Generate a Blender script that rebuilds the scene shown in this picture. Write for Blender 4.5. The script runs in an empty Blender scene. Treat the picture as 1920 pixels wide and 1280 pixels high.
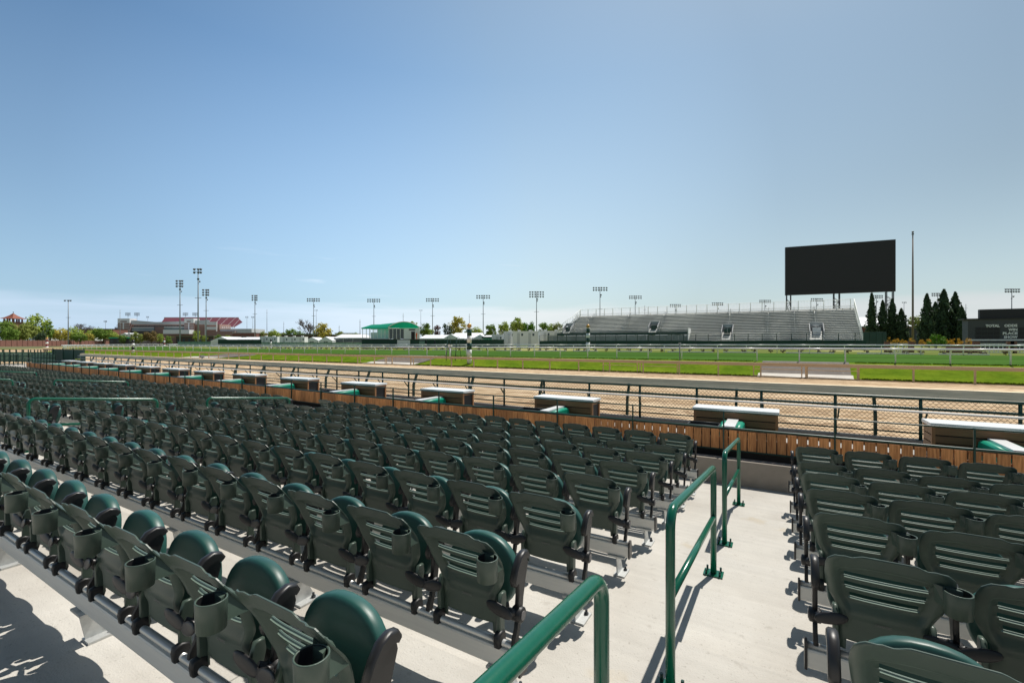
import bpy, math, random
from mathutils import Vector, Matrix
random.seed(7)
SC = bpy.context.scene
COL = SC.collection
F = 853.3; YH = 642.0
FW = (-0.5058, 0.8627)
LIFT = 2.7

# ------------------------------------------------------------------ helpers
def ray(px):
    t = (px - 960) / F
    return (0.8627 * t - 0.5058, 0.5058 * t + 0.8627)
def D(px, depth):
    a, b = ray(px); return (a * depth, b * depth)
def zat(py, depth): return -(py - YH) / F * depth
def P(px, py, depth):
    x, y = D(px, depth); return (x, y, zat(py, depth))
def XY(px, Y):
    a, b = ray(px); return a / b * Y
def bend(X): return 0.06 * max(0.0, -X - 8.0)

MATS = {}
def mat(name, col, rough=0.6, metal=0.0, var=0.12, scale=6.0, bump=0.0, bscale=40.0, island=0.0, spec=0.5, stretch=None, extra=None, trans=0.0):
    m = bpy.data.materials.new(name); m.use_nodes = True
    nt = m.node_tree; N = nt.nodes; L = nt.links
    b = N['Principled BSDF']
    b.inputs['Roughness'].default_value = rough; b.inputs['Metallic'].default_value = metal
    if rough >= .8: spec = .0 if name in ('dirt', 'bank_grass', 'turf', 'infield_grass', 'outer_ground') else .15
    b.inputs['Specular IOR Level'].default_value = spec
    tc = N.new('ShaderNodeTexCoord'); mp = N.new('ShaderNodeMapping')
    if stretch: mp.inputs['Scale'].default_value = stretch
    L.new(tc.outputs['Object'], mp.inputs['Vector'])
    n = N.new('ShaderNodeTexNoise'); n.inputs['Scale'].default_value = scale; n.inputs['Detail'].default_value = 6
    n.inputs['Roughness'].default_value = 0.65
    L.new(mp.outputs['Vector'], n.inputs['Vector'])
    r = N.new('ShaderNodeMapRange'); r.inputs['From Min'].default_value = .25; r.inputs['From Max'].default_value = .75
    r.inputs['To Min'].default_value = 1 - var; r.inputs['To Max'].default_value = 1 + var
    L.new(n.outputs['Fac'], r.inputs['Value'])
    v = N.new('ShaderNodeVectorMath'); v.operation = 'SCALE'; v.inputs[0].default_value = col[:3]
    L.new(r.outputs['Result'], v.inputs['Scale'])
    out = v.outputs[0]
    if island:
        g = N.new('ShaderNodeNewGeometry')
        r2 = N.new('ShaderNodeMapRange'); r2.inputs['To Min'].default_value = 1 - island; r2.inputs['To Max'].default_value = 1 + island
        L.new(g.outputs['Random Per Island'], r2.inputs['Value'])
        v2 = N.new('ShaderNodeVectorMath'); v2.operation = 'SCALE'
        L.new(out, v2.inputs[0]); L.new(r2.outputs['Result'], v2.inputs['Scale']); out = v2.outputs[0]
    if extra: out = extra(nt, tc, out)
    L.new(out, b.inputs['Base Color'])
    if bump:
        n2 = N.new('ShaderNodeTexNoise'); n2.inputs['Scale'].default_value = bscale; n2.inputs['Detail'].default_value = 4
        L.new(mp.outputs['Vector'], n2.inputs['Vector'])
        bp = N.new('ShaderNodeBump'); bp.inputs['Strength'].default_value = bump; bp.inputs['Distance'].default_value = 0.02
        L.new(n2.outputs['Fac'], bp.inputs['Height']); L.new(bp.outputs['Normal'], b.inputs['Normal'])
    if trans:
        td = N.new('ShaderNodeBsdfTranslucent'); L.new(out, td.inputs['Color'])
        mx = N.new('ShaderNodeMixShader'); mx.inputs[0].default_value = trans
        o = N['Material Output']
        L.new(b.outputs[0], mx.inputs[1]); L.new(td.outputs[0], mx.inputs[2]); L.new(mx.outputs[0], o.inputs['Surface'])
    MATS[name] = m
    return m

def objrand(lo, hi):
    def f(nt, tc, out):
        N = nt.nodes; L = nt.links
        oi = N.new('ShaderNodeObjectInfo'); r = N.new('ShaderNodeMapRange'); r.inputs['To Min'].default_value = lo; r.inputs['To Max'].default_value = hi
        L.new(oi.outputs['Random'], r.inputs['Value'])
        v = N.new('ShaderNodeVectorMath'); v.operation = 'SCALE'; L.new(out, v.inputs[0]); L.new(r.outputs['Result'], v.inputs['Scale'])
        return v.outputs[0]
    return f
def joints(step, wd, dark):
    def f(nt, tc, out):
        N = nt.nodes; L = nt.links
        sp = N.new('ShaderNodeSeparateXYZ'); L.new(tc.outputs['Object'], sp.inputs[0])
        m1 = N.new('ShaderNodeMath'); m1.operation = 'PINGPONG'; m1.inputs[1].default_value = step
        m0 = N.new('ShaderNodeMath'); m0.operation = 'ADD'; m0.inputs[1].default_value = 2.35; L.new(sp.outputs['X'], m0.inputs[0]); L.new(m0.outputs[0], m1.inputs[0])
        m2 = N.new('ShaderNodeMath'); m2.operation = 'GREATER_THAN'; m2.inputs[1].default_value = wd; L.new(m1.outputs[0], m2.inputs[0])
        r = N.new('ShaderNodeMapRange'); r.inputs['To Min'].default_value = dark; L.new(m2.outputs[0], r.inputs['Value'])
        v = N.new('ShaderNodeVectorMath'); v.operation = 'SCALE'; L.new(out, v.inputs[0]); L.new(r.outputs['Result'], v.inputs['Scale'])
        return v.outputs[0]
    return f
def mulnoise(scale, lo, hi, fmin, fmax, stretch=(1, 1, 1), tint=None):
    def f(nt, tc, out):
        N = nt.nodes; L = nt.links
        mp = N.new('ShaderNodeMapping'); mp.inputs['Scale'].default_value = stretch
        L.new(tc.outputs['Object'], mp.inputs['Vector'])
        n = N.new('ShaderNodeTexNoise'); n.inputs['Scale'].default_value = scale; n.inputs['Detail'].default_value = 5
        L.new(mp.outputs['Vector'], n.inputs['Vector'])
        r = N.new('ShaderNodeMapRange'); r.inputs['From Min'].default_value = fmin; r.inputs['From Max'].default_value = fmax
        L.new(n.outputs['Fac'], r.inputs['Value'])
        mx = N.new('ShaderNodeMix'); mx.data_type = 'RGBA'; mx.blend_type = 'MULTIPLY'; mx.inputs[0].default_value = 1
        cr = N.new('ShaderNodeMix'); cr.data_type = 'RGBA'
        a = lo if isinstance(lo, tuple) else (lo, lo, lo)
        b = hi if isinstance(hi, tuple) else (hi, hi, hi)
        cr.inputs[6].default_value = (*a, 1); cr.inputs[7].default_value = (*b, 1)
        L.new(r.outputs['Result'], cr.inputs[0])
        L.new(out, mx.inputs[6]); L.new(cr.outputs[2], mx.inputs[7])
        return mx.outputs[2]
    return f
def chain(*fs):
    def f(nt, tc, out):
        for g in fs: out = g(nt, tc, out)
        return out
    return f

class MB:
    def __init__(s): s.v = []; s.f = []; s.sm = []
    def add(s, vs, fs, smooth=False):
        b = len(s.v); s.v += [tuple(p) for p in vs]
        s.f += [tuple(i + b for i in q) for q in fs]; s.sm += [smooth] * len(fs)
        return s
    def box(s, x0, x1, y0, y1, z0, z1):
        vs = [(x, y, z) for z in (z0, z1) for y in (y0, y1) for x in (x0, x1)]
        return s.add(vs, [(0, 2, 3, 1), (4, 5, 7, 6), (0, 1, 5, 4), (2, 6, 7, 3), (0, 4, 6, 2), (1, 3, 7, 5)])
    def hexa(s, vs):
        return s.add(vs, [(0, 2, 3, 1), (4, 5, 7, 6), (0, 1, 5, 4), (2, 6, 7, 3), (0, 4, 6, 2), (1, 3, 7, 5)])
    def bar(s, a, b, w, h):
        """rectangular bar from a to b, w across (horizontal), h vertical-ish"""
        a = Vector(a); b = Vector(b); d = (b - a).normalized()
        up = Vector((0, 0, 1)) if abs(d.z) < .95 else Vector((0, 1, 0))
        sx = d.cross(up).normalized(); sz = sx.cross(d).normalized()
        vs = []
        for zz in (-h / 2, h / 2):
            for p in (a, b):
                for xx in (-w / 2, w / 2):
                    vs.append(p + sx * xx + sz * zz)
        return s.hexa(vs)
    def tube(s, pts, r, n=10, caps=True):
        pts = [Vector(p) for p in pts]; rings = []
        rr = r if isinstance(r, (list, tuple)) else [r] * len(pts)
        prev = None
        vs = []
        for i, p in enumerate(pts):
            if i == 0: d = pts[1] - p
            elif i == len(pts) - 1: d = p - pts[i - 1]
            else: d = (pts[i + 1] - p).normalized() + (p - pts[i - 1]).normalized()
            d.normalize()
            if prev is None:
                up = Vector((0, 0, 1)) if abs(d.z) < .9 else Vector((1, 0, 0))
                sx = d.cross(up).normalized()
            else:
                sx = (prev - d * prev.dot(d)).normalized()
            prev = sx; sy = d.cross(sx)
            for k in range(n):
                a = 2 * math.pi * k / n
                vs.append(p + (sx * math.cos(a) + sy * math.sin(a)) * rr[i])
        fs = []
        for i in range(len(pts) - 1):
            for k in range(n):
                k2 = (k + 1) % n
                fs.append((i * n + k, i * n + k2, (i + 1) * n + k2, (i + 1) * n + k))
        b = len(s.v)
        s.add(vs, fs, True)
        if caps:
            s.f.append(tuple(b + k for k in range(n))[::-1]); s.sm.append(False)
            s.f.append(tuple(b + (len(pts) - 1) * n + k for k in range(n))); s.sm.append(False)
        return s
    def lathe(s, prof, c=(0, 0, 0), n=16, smooth=True):
        vs = []; fs = []
        for r, z in prof:
            for k in range(n):
                a = 2 * math.pi * k / n
                vs.append((c[0] + r * math.cos(a), c[1] + r * math.sin(a), c[2] + z))
        for i in range(len(prof) - 1):
            for k in range(n):
                k2 = (k + 1) % n
                fs.append((i * n + k, i * n + k2, (i + 1) * n + k2, (i + 1) * n + k))
        return s.add(vs, fs, smooth)
    def extr(s, poly, x0, x1, bev=0.0):
        """polygon in (y,z) extruded along x, optional bevel"""
        n = len(poly); vs = []; fs = []
        cy = sum(p[0] for p in poly) / n; cz = sum(p[1] for p in poly) / n
        if bev:
            xs = [(x0, 1), (x0 + bev, 0), (x1 - bev, 0), (x1, 1)]
        else: xs = [(x0, 0), (x1, 0)]
        for x, sh in xs:
            for (y, z) in poly:
                if sh:
                    dy, dz = cy - y, cz - z; L = math.hypot(dy, dz) or 1
                    y += dy / L * bev; z += dz / L * bev
                vs.append((x, y, z))
        for i in range(len(xs) - 1):
            for k in range(n):
                k2 = (k + 1) % n
                fs.append((i * n + k, i * n + k2, (i + 1) * n + k2, (i + 1) * n + k))
        b = len(s.v)
        s.add(vs, fs, bool(bev))
        s.f.append(tuple(b + k for k in range(n))[::-1]); s.sm.append(False)
        s.f.append(tuple(b + (len(xs) - 1) * n + k for k in range(n))); s.sm.append(False)
        return s
    def quad(s, a, b, c, d): return s.add([a, b, c, d], [(0, 1, 2, 3)])
    def build(s, name, m, parent=None, loc=None):
        me = bpy.data.meshes.new(name); me.from_pydata(s.v, [], s.f)
        me.polygons.foreach_set('use_smooth', s.sm)
        me.materials.append(m if not isinstance(m, str) else MATS[m]); me.update()
        o = bpy.data.objects.new(name, me); COL.objects.link(o)
        if parent: o.parent = parent
        if loc: o.location = loc
        return o

def thing(name, label, cat, loc=(0, 0, 0), rz=0, group=None):
    o = bpy.data.objects.new(name, None); COL.objects.link(o)
    o.empty_display_size = .2
    o.location = loc; o.rotation_euler = (0, 0, rz); o['label'] = label; o['category'] = cat
    if group: o['group'] = group
    return o
def tag(o, label, cat, group=None, kind=None):
    o['label'] = label; o['category'] = cat
    if group: o['group'] = group
    if kind: o['kind'] = kind
    return o
def struct(o, label=None, cat=None):
    o['kind'] = 'structure'
    if label: o['label'] = label; o['category'] = cat or 'ground'
    return o
def children(o):
    return CH.get(o.name, [])
def copy_tree(o, kids):
    c = o.copy(); COL.objects.link(c)
    for k, gk in kids:
        d = k.copy(); COL.objects.link(d); d.parent = c
        for g in gk:
            e = g.copy(); COL.objects.link(e); e.parent = d
    return c
def kids_of(o):
    allo = list(COL.objects)
    return [(k, [g for g in allo if g.parent == k]) for k in allo if k.parent == o]

ORD = ['', 'first', 'second', 'third', 'fourth', 'fifth', 'sixth', 'seventh', 'eighth', 'ninth', 'tenth', 'eleventh', 'twelfth',
       'thirteenth', 'fourteenth', 'fifteenth', 'sixteenth', 'seventeenth', 'eighteenth', 'nineteenth', 'twentieth']

# ------------------------------------------------------------------ materials
mat('shell_green', (0.059, 0.086, 0.067), .40, var=.10, scale=9, bump=.05, bscale=300, extra=chain(objrand(.86, 1.12), mulnoise(2.5, 1.0, (1.25, 1.22, 1.2), .55, .75)))
mat('lip_sunlit_green', (0.26, 0.34, 0.28), .35)  # shell plastic lightened, sun on the slot lips painted in
mat('cushion_green', (0.018, 0.080, 0.066), .42, var=.08, scale=12, bump=.03, bscale=400, extra=chain(objrand(.85, 1.15), mulnoise(3, 1.0, (1.5, 1.25, 1.25), .55, .8)))
mat('arm_grey', (0.021, 0.0195, 0.020), .38, var=.08, bump=.06, bscale=500)
mat('black_plastic', (0.012, 0.012, 0.013), .5)
mat('badge_grey', (0.16, 0.15, 0.15), .45)
mat('aluminium', (0.66, 0.65, 0.62), .38, .45, var=.06, stretch=(.3, 6, 6))
mat('beam_grey', (0.78, 0.75, 0.69), .5, .0, var=.06, stretch=(.4, 6, 6))
mat('galvanised', (0.55, 0.56, 0.55), .45, .5, var=.15, scale=30)
mat('rail_green', (0.003, 0.10, 0.057), .22, var=.1, scale=20, bump=.04, bscale=60)
mat('dark_green_paint', (0.008, 0.045, 0.032), .35, var=.15, scale=8)
mat('concrete', (0.54, 0.515, 0.47), .85, island=.045, var=.08, scale=2.5, bump=.25, bscale=120,
    extra=chain(joints(3.05, .006, .62), mulnoise(.7, (.84, .82, .80), 1.03, .35, .6), mulnoise(1.9, (.96, .91, .83), 1.0, .30, .36), mulnoise(12, (.86, .85, .84), 1.0, .27, .35), mulnoise(60, (.80, .79, .78), 1.0, .30, .37), mulnoise(7, .92, 1.0, .3, .7, (.12, 2.5, 1))))
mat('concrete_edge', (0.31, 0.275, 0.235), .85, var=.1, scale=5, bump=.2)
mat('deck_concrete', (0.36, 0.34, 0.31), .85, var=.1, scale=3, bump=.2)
mat('rail_top_grey', (0.90, 0.74, 0.52), .85, .0, var=.22, scale=4, stretch=(.3, 3, 3))
mat('white_paint', (0.78, 0.78, 0.76), .4, var=.06, scale=3)
mat('white_gloss', (0.80, 0.80, 0.79), .25, var=.03)
mat('tan_paint', (0.60, 0.44, 0.27), .6, var=.14, scale=4, stretch=(.3, 3, 3))
mat('green_pad', (0.0, 0.27, 0.17), .4, var=.08, scale=3)
mat('opening_shade', (0.01, 0.01, 0.012), .6)  # near-black colour painting the shade in gaps and openings
mat('green_screen', (0.008, 0.05, 0.035), .7, var=.25, scale=.6)
mat('canvas_green', (0.01, 0.52, 0.34), .55, var=.08, scale=.5, trans=.6)
mat('tent_white', (0.82, 0.83, 0.84), .5, var=.05, scale=.5)
mat('tent_shade', (0.78, 0.78, 0.80), .5, var=.08, scale=.5)
mat('glass_dark', (0.06, 0.09, 0.10), .1, var=.3, scale=.4)
mat('screen_black', (0.0165, 0.0165, 0.0165), .6, var=.02, scale=.2)
mat('steel_dark', (0.045, 0.05, 0.055), .5, .3)
mat('pole_grey', (0.27, 0.285, 0.30), .6, .0, var=.1)
mat('lamp_head', (0.10, 0.12, 0.14), .4, .2)
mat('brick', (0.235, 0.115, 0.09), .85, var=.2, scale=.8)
mat('brick_hazy', (0.34, 0.215, 0.185), .85, var=.12, scale=.2)  # brick lightened, distance haze put into its colour
mat('roof_red', (0.24, 0.075, 0.045), .7, var=.15)
mat('stadium_red', (0.15, 0.035, 0.05), .6, var=.15, scale=.08)
mat('building_grey', (0.58, 0.60, 0.62), .6, var=.1, scale=.1)
mat('building_dark', (0.05, 0.045, 0.045), .6, var=.2, scale=.1)
mat('gold', (0.55, 0.30, 0.08), .35, .3, var=.15)
mat('pole_dark_green', (0.008, 0.05, 0.035), .35)
mat('pole_black', (0.012, 0.012, 0.015), .35)
mat('pole_red', (0.20, 0.015, 0.02), .4)
mat('board_grey', (0.055, 0.062, 0.07), .6, var=.08, scale=1)
mat('board_black', (0.006, 0.007, 0.012), .5)
mat('letter_white', (0.85, 0.86, 0.87), .5)
mat('bark', (0.10, 0.075, 0.055), .9, var=.2)
mat('wood_dark', (0.23, 0.115, 0.05), .55, var=.25, scale=4, stretch=(.25, 4, 4), island=.25)
mat('skin', (0.5, 0.3, 0.22), .6)
mat('cloth_dark', (0.03, 0.035, 0.05), .8)
mat('orange_cloth', (0.8, 0.13, 0.03), .7)
mat('path_asphalt', (0.17, 0.15, 0.135), .9, var=.2, scale=2, bump=.2, extra=mulnoise(3, 1.0, 1.6, .66, .72))
mat('path_concrete', (0.60, 0.57, 0.52), .85, var=.1, scale=2)

def wood_extra(nt, tc, out):
    return mulnoise(14, (.55, .45, .38), 1.0, .32, .62, (3.2, 3.2, .22))(nt, tc, out)
mat('wood_plank', (0.66, 0.295, 0.105), .75, var=.18, scale=2, stretch=(1, 1, .4), island=.30, bump=.1, extra=wood_extra)

def flecks(nt, tc, out):
    N = nt.nodes; L = nt.links
    def nz(sc, st, a, b):
        mp = N.new('ShaderNodeMapping'); mp.inputs['Scale'].default_value = st; L.new(tc.outputs['Object'], mp.inputs['Vector'])
        n = N.new('ShaderNodeTexNoise'); n.inputs['Scale'].default_value = sc; n.inputs['Detail'].default_value = 3; L.new(mp.outputs[0], n.inputs[0])
        r = N.new('ShaderNodeMapRange'); r.inputs[1].default_value = a; r.inputs[2].default_value = b; L.new(n.outputs['Fac'], r.inputs[0]); return r.outputs[0]
    a = nz(1.0, (.04, 1.1, 1), .44, .58); b = nz(1.0, (2.0, 2.6, 1), .47, .56)
    m = N.new('ShaderNodeMath'); m.operation = 'MULTIPLY'; L.new(a, m.inputs[0]); L.new(b, m.inputs[1])
    mx = N.new('ShaderNodeMix'); mx.data_type = 'RGBA'; L.new(m.outputs[0], mx.inputs[0]); L.new(out, mx.inputs[6]); mx.inputs[7].default_value = (.30, .21, .135, 1)
    return mx.outputs[2]
mat('dirt', (0.63, 0.49, 0.335), .95, var=.07, scale=1.5, stretch=(.25, 1.6, 1), bump=.9, bscale=6,
    extra=chain(mulnoise(1.0, (.66, .60, .54), 1.0, .40, .56, (.14, 2.6, 1)), mulnoise(3.0, (.58, .52, .46), 1.05, .38, .50, (.6, 3.0, 1)), mulnoise(.06, .93, 1.03, .35, .65), flecks))
mat('bank_grass', (0.135, 0.208, 0.018), .9, var=.22, scale=3, bump=.6, bscale=25,
    extra=chain(mulnoise(.5, (.72, .80, .75), (1.15, 1.04, 1.0), .35, .65), mulnoise(2.2, 1.0, (1.6, 1.25, 1.6), .64, .75, (.35, 1.6, 1))))
mat('turf', (0.055, 0.118, 0.024), .9, var=.2, scale=2.0, bump=.4, bscale=25,
    extra=chain(mulnoise(.10, .88, 1.12, .4, .6, (.3, 1.5, 1)), mulnoise(1.2, .92, 1.08, .4, .6, (.05, 1.2, 1))))
mat('infield_grass', (0.14, 0.17, 0.05), .9, var=.25, scale=.5, extra=mulnoise(.03, 1.0, (2.2, 1.7, 2.6), .52, .58))
mat('outer_ground', (0.16, 0.16, 0.09), .9, var=.2, scale=.02)
def leafmat(n, c, isl=.35): return mat(n, c, .7, var=.25, scale=.25, island=isl, trans=.25, spec=.2)
leafmat('leaf_green', (0.177, 0.2773, 0.0472)); leafmat('leaf_light', (0.354, 0.4366, 0.0826)); leafmat('leaf_yellow', (0.5074, 0.4484, 0.0944))
leafmat('leaf_olive', (0.2596, 0.3009, 0.0708)); leafmat('leaf_dark', (0.059, 0.0944, 0.0472)); leafmat('leaf_conifer', (0.066, 0.105, 0.048), .5)
leafmat('leaf_red', (0.13, 0.05, 0.038)); leafmat('leaf_brown', (0.22, 0.16, 0.06)); leafmat('leaf_gold', (0.62, 0.36, 0.03)); leafmat('leaf_bright', (0.10, 0.23, 0.015))
leafmat('leaf_twig', (0.20, 0.16, 0.14)); leafmat('leaf_rose', (0.22, 0.17, 0.11)); leafmat('leaf_far', (0.125, 0.165, 0.07))

# ------------------------------------------------------------------ world, sun, camera
sun_dir = Vector((0.14, 0.50, 1.0)).normalized()
elev = math.asin(sun_dir.z)
w = bpy.data.worlds.new('World'); SC.world = w; w.use_nodes = True
nt = w.node_tree; N = nt.nodes; L = nt.links
bg = N['Background']
sky = N.new('ShaderNodeTexSky'); sky.sky_type = 'NISHITA'; sky.sun_disc = False
sky.sun_elevation = elev
sky.sun_rotation = math.atan2(sun_dir.x, sun_dir.y)
sky.air_density = 1.0; sky.dust_density = 1.2; sky.ozone_density = 1.6; sky.altitude = 150
gm = N.new('ShaderNodeGamma'); gm.inputs[1].default_value = 1.0
tint = N.new('ShaderNodeMix'); tint.data_type = 'RGBA'; tint.blend_type = 'MULTIPLY'; tint.inputs[0].default_value = 1
tint.inputs[7].default_value = (0.92, 1.06, 1.0, 1)
L.new(sky.outputs[0], gm.inputs[0]); L.new(gm.outputs[0], tint.inputs[6])
tc = N.new('ShaderNodeTexCoord'); sep = N.new('ShaderNodeSeparateXYZ'); L.new(tc.outputs['Generated'], sep.inputs[0])
def wmap(src, a, b, c, d, smooth=False):
    r = N.new('ShaderNodeMapRange'); r.inputs[1].default_value = a; r.inputs[2].default_value = b
    r.inputs[3].default_value = c; r.inputs[4].default_value = d
    if smooth: r.interpolation_type = 'SMOOTHSTEP'
    L.new(src, r.inputs[0]); return r.outputs[0]
def wmath(op, a, b):
    m = N.new('ShaderNodeMath'); m.operation = op
    for i, q in enumerate((a, b)):
        if isinstance(q, (int, float)): m.inputs[i].default_value = q
        else: L.new(q, m.inputs[i])
    return m.outputs[0]
mp = N.new('ShaderNodeMapping'); mp.inputs['Scale'].default_value = (2.5, 2.5, 26); L.new(tc.outputs['Generated'], mp.inputs[0])
cn = N.new('ShaderNodeTexNoise'); cn.inputs['Scale'].default_value = 2.2; cn.inputs['Detail'].default_value = 7; L.new(mp.outputs[0], cn.inputs[0])
edge = wmath('ADD', sep.outputs['Z'], wmath('MULTIPLY', wmath('SUBTRACT', cn.outputs['Fac'], .5), .045))
bank = wmath('MULTIPLY', wmap(edge, .062, .084, 1, 0, True), wmap(cn.outputs['Fac'], .3, .6, .55, .85))
wisp = wmath('MULTIPLY', wmap(cn.outputs['Fac'], .66, .78, 0, .5, True), wmath('MULTIPLY', wmap(sep.outputs['Z'], .08, .12, 0, 1, True), wmap(sep.outputs['Z'], .15, .19, 1, 0, True)))
cl = wmath('MAXIMUM', bank, wisp)
haze = wmap(sep.outputs['Z'], 0.0, .50, .78, 0.0)
mh = N.new('ShaderNodeMix'); mh.data_type = 'RGBA'; mh.inputs[7].default_value = (3.75, 4.55, 5.25, 1)
L.new(haze, mh.inputs[0]); L.new(tint.outputs[2], mh.inputs[6])
mc = N.new('ShaderNodeMix'); mc.data_type = 'RGBA'; mc.inputs[7].default_value = (5.35, 5.85, 6.3, 1)
L.new(cl, mc.inputs[0]); L.new(mh.outputs[2], mc.inputs[6])
# sky darkened overhead and behind the camera to weaken the fill light
dim = wmath('MULTIPLY', wmap(sep.outputs['Z'], .62, .9, 1.0, .45, True), wmap(sep.outputs['Y'], -.25, .10, .85, 1.0, True))
vd = N.new('ShaderNodeVectorMath'); vd.operation = 'DOT_PRODUCT'; L.new(tc.outputs['Generated'], vd.inputs[0]); vd.inputs[1].default_value = (-.60, .77, .22)
vignette = wmath('ADD', wmap(vd.outputs['Value'], .60, .80, .69, .82), wmap(vd.outputs['Value'], .80, 1.0, 0, .34))  # lens falloff painted into the sky, darker away from the view axis
low = wmap(sep.outputs['Z'], .02, .30, 1, 0, True)
vignette = wmath('ADD', wmath('MULTIPLY', vignette, wmath('SUBTRACT', 1.0, low)), wmath('MULTIPLY', wmath('MAXIMUM', vignette, .93), low))
dim = wmath('MULTIPLY', dim, vignette)
hu = N.new('ShaderNodeMix'); hu.data_type = 'RGBA'; hu.inputs[6].default_value = (.87, 1.0, 1.14, 1); hu.inputs[7].default_value = (1.05, 1.0, .95, 1)
L.new(wmap(sep.outputs['X'], -.94, -.45, 0, 1), hu.inputs[0])
hm = N.new('ShaderNodeMix'); hm.data_type = 'RGBA'; hm.blend_type = 'MULTIPLY'; hm.inputs[0].default_value = 1
L.new(mc.outputs[2], hm.inputs[6]); L.new(hu.outputs[2], hm.inputs[7])
dv = N.new('ShaderNodeVectorMath'); dv.operation = 'SCALE'; L.new(hm.outputs[2], dv.inputs[0]); L.new(dim, dv.inputs['Scale'])
L.new(dv.outputs[0], bg.inputs[0]); bg.inputs[1].default_value = 0.14

sl = bpy.data.lights.new('sun', 'SUN'); sl.energy = 5.0; sl.angle = math.radians(.53); sl.color = (1.0, .955, .88)
so = bpy.data.objects.new('sun', sl); COL.objects.link(so)
so.rotation_euler = (-sun_dir).to_track_quat('-Z', 'Y').to_euler()
so.location = (0, 0, 30)

cam = bpy.data.cameras.new('camera'); cam.sensor_width = 36; cam.lens = F / 1920 * 36; cam.clip_end = 12000; cam.clip_start = .05
cam.shift_y = (YH - 640) / 1920
co = bpy.data.objects.new('camera', cam); COL.objects.link(co); SC.camera = co
co.rotation_euler = (math.radians(90), 0, math.atan2(0.5058, 0.8627))
SC.view_settings.view_transform = 'Standard'; SC.view_settings.look = 'None'; SC.view_settings.exposure = 0
SC.render.resolution_x = 1024; SC.render.resolution_y = 682
SC.cycles.max_bounces = 6; SC.cycles.diffuse_bounces = 3; SC.cycles.transparent_max_bounces = 8

# ------------------------------------------------------------------ track path
def path_pts(arc_only=False):
    pts = []
    if not arc_only:
        for X in (340, 240, 160, 100, 60, 40, 20, 10, 5, 0, -5, -10, -20, -30, -40, -60, -80, -100, -125): pts.append((X, None))
    for k in range(0, 41): pts.append((None, -90 - 180 * k / 40))
    if not arc_only:
        for X in (-100, -50, 0, 60, 160, 340): pts.append((X, 'b'))
    return pts
def pp(q, s):
    X, a = q
    if X is not None and a is None: return (X, 40 + s)
    if a == 'b': return (X, 260 - s)
    R = 110 - s; a = math.radians(a)
    return (-150 + R * math.cos(a), 150 + R * math.sin(a))
def drop(X, on): return .0022 * max(-150, min(X, 0)) if on else 0
def strip(name, prof, m, arc_only=False, sub=1):
    pts = path_pts(arc_only); mb = MB(); n = len(prof)
    vs = []
    for q in pts:
        for s, z, on in prof:
            x, y = pp(q, s); vs.append((x, y, z + drop(x, on)))
    fs = []
    for i in range(len(pts) - 1):
        for k in range(n - 1):
            a = i * n + k; fs.append((a, a + 1, a + n + 1, a + n))
    mb.add(vs, fs)
    return mb.build(name, m)
Z = LIFT
g = MB(); R = 6000
g.quad((-R, -60, -3.4), (R, -60, -3.4), (R, R, -3.4), (-R, R, -3.4)); struct(g.build('ground', 'outer_ground'))
struct(strip('dirt_track', [(-25.4, -2.46, 0), (-13, -2.56, 0), (.25, -2.66, 0)], 'dirt'))
struct(strip('grass_bank', [(.15, -2.69, 0), (.35, -2.60, 0), (1.4, -2.30, .5), (2.6, -1.83, 1), (3.3, -1.62, 1), (4.0, -1.575, 1)], 'bank_grass'))
struct(strip('turf_course', [(4.0, -1.57, 1), (16, -1.49, 1), (28.6, -1.40, 1)], 'turf'))
struct(strip('infield_ground', [(28.6, -1.40, 1), (31, -1.36, 1), (35, -1.38, 1), (70, -1.42, 1), (109, -1.42, 1)], 'infield_grass'))
struct(strip('outer_verge', [(-25.4, -2.46, 0), (-32, -2.4, 0), (-34, -2.38, 0), (-90, -2.2, 0)], 'outer_ground', True))
struct(strip('verge_grass', [(-27, -2.43, 0), (-31, -2.38, 0)], 'bank_grass', True))
# paths crossing the bank
def crossing(x0, x1, dx, w2=0):
    a = MB()
    def zz(y):
        P_ = [(40.1, -2.60), (40.4, -2.585), (41.4, -2.28), (42.6, -1.81), (43.3, -1.60), (44.1, -1.555)]
        for (ya, za), (yb, zb) in zip(P_, P_[1:]):
            if y <= yb: return za + (zb - za) * (y - ya) / (yb - ya) + .012
        return -1.543
    ys = [40.1, 40.4, 41.0, 41.4, 42.0, 42.6, 43.3, 44.1]
    def row(y, e=0):
        k = (y - 40) / 4; dr = drop((x0 + x1) / 2, 1) * max(0, min(1, (y - 40.4) / 2))
        return [(x0 + dx * k - e, y, zz(y) + dr), (x1 + dx * k + e, y, zz(y) + dr)]
    b = MB()
    for y0, y1 in zip(ys, ys[1:]):
        mbt = b if y1 <= 41.05 else a
        r0 = row(y0, .1 if mbt is b else 0); r1 = row(y1, .1 if mbt is b else 0)
        mbt.quad(r0[0], r0[1], r1[1], r1[0])
    return a, b
for x0, x1, dx in ((-1.35, 4.5, .2), (-45.5, -37.6, 3.0), (-93, -83, 16)):
    a, b = crossing(x0, x1, dx)
    struct(a.build('crossing_path', 'path_asphalt')); struct(b.build('crossing_apron', 'path_concrete'))
# lip of dark soil under the bank edge
sl_ = strip('soil_edge', [(.12, -2.664, 0), (.14, -2.60, 0), (.38, -2.592, 0)], mat('soil', (.10, .075, .045), .9, var=.3, scale=3)); struct(sl_)

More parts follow.
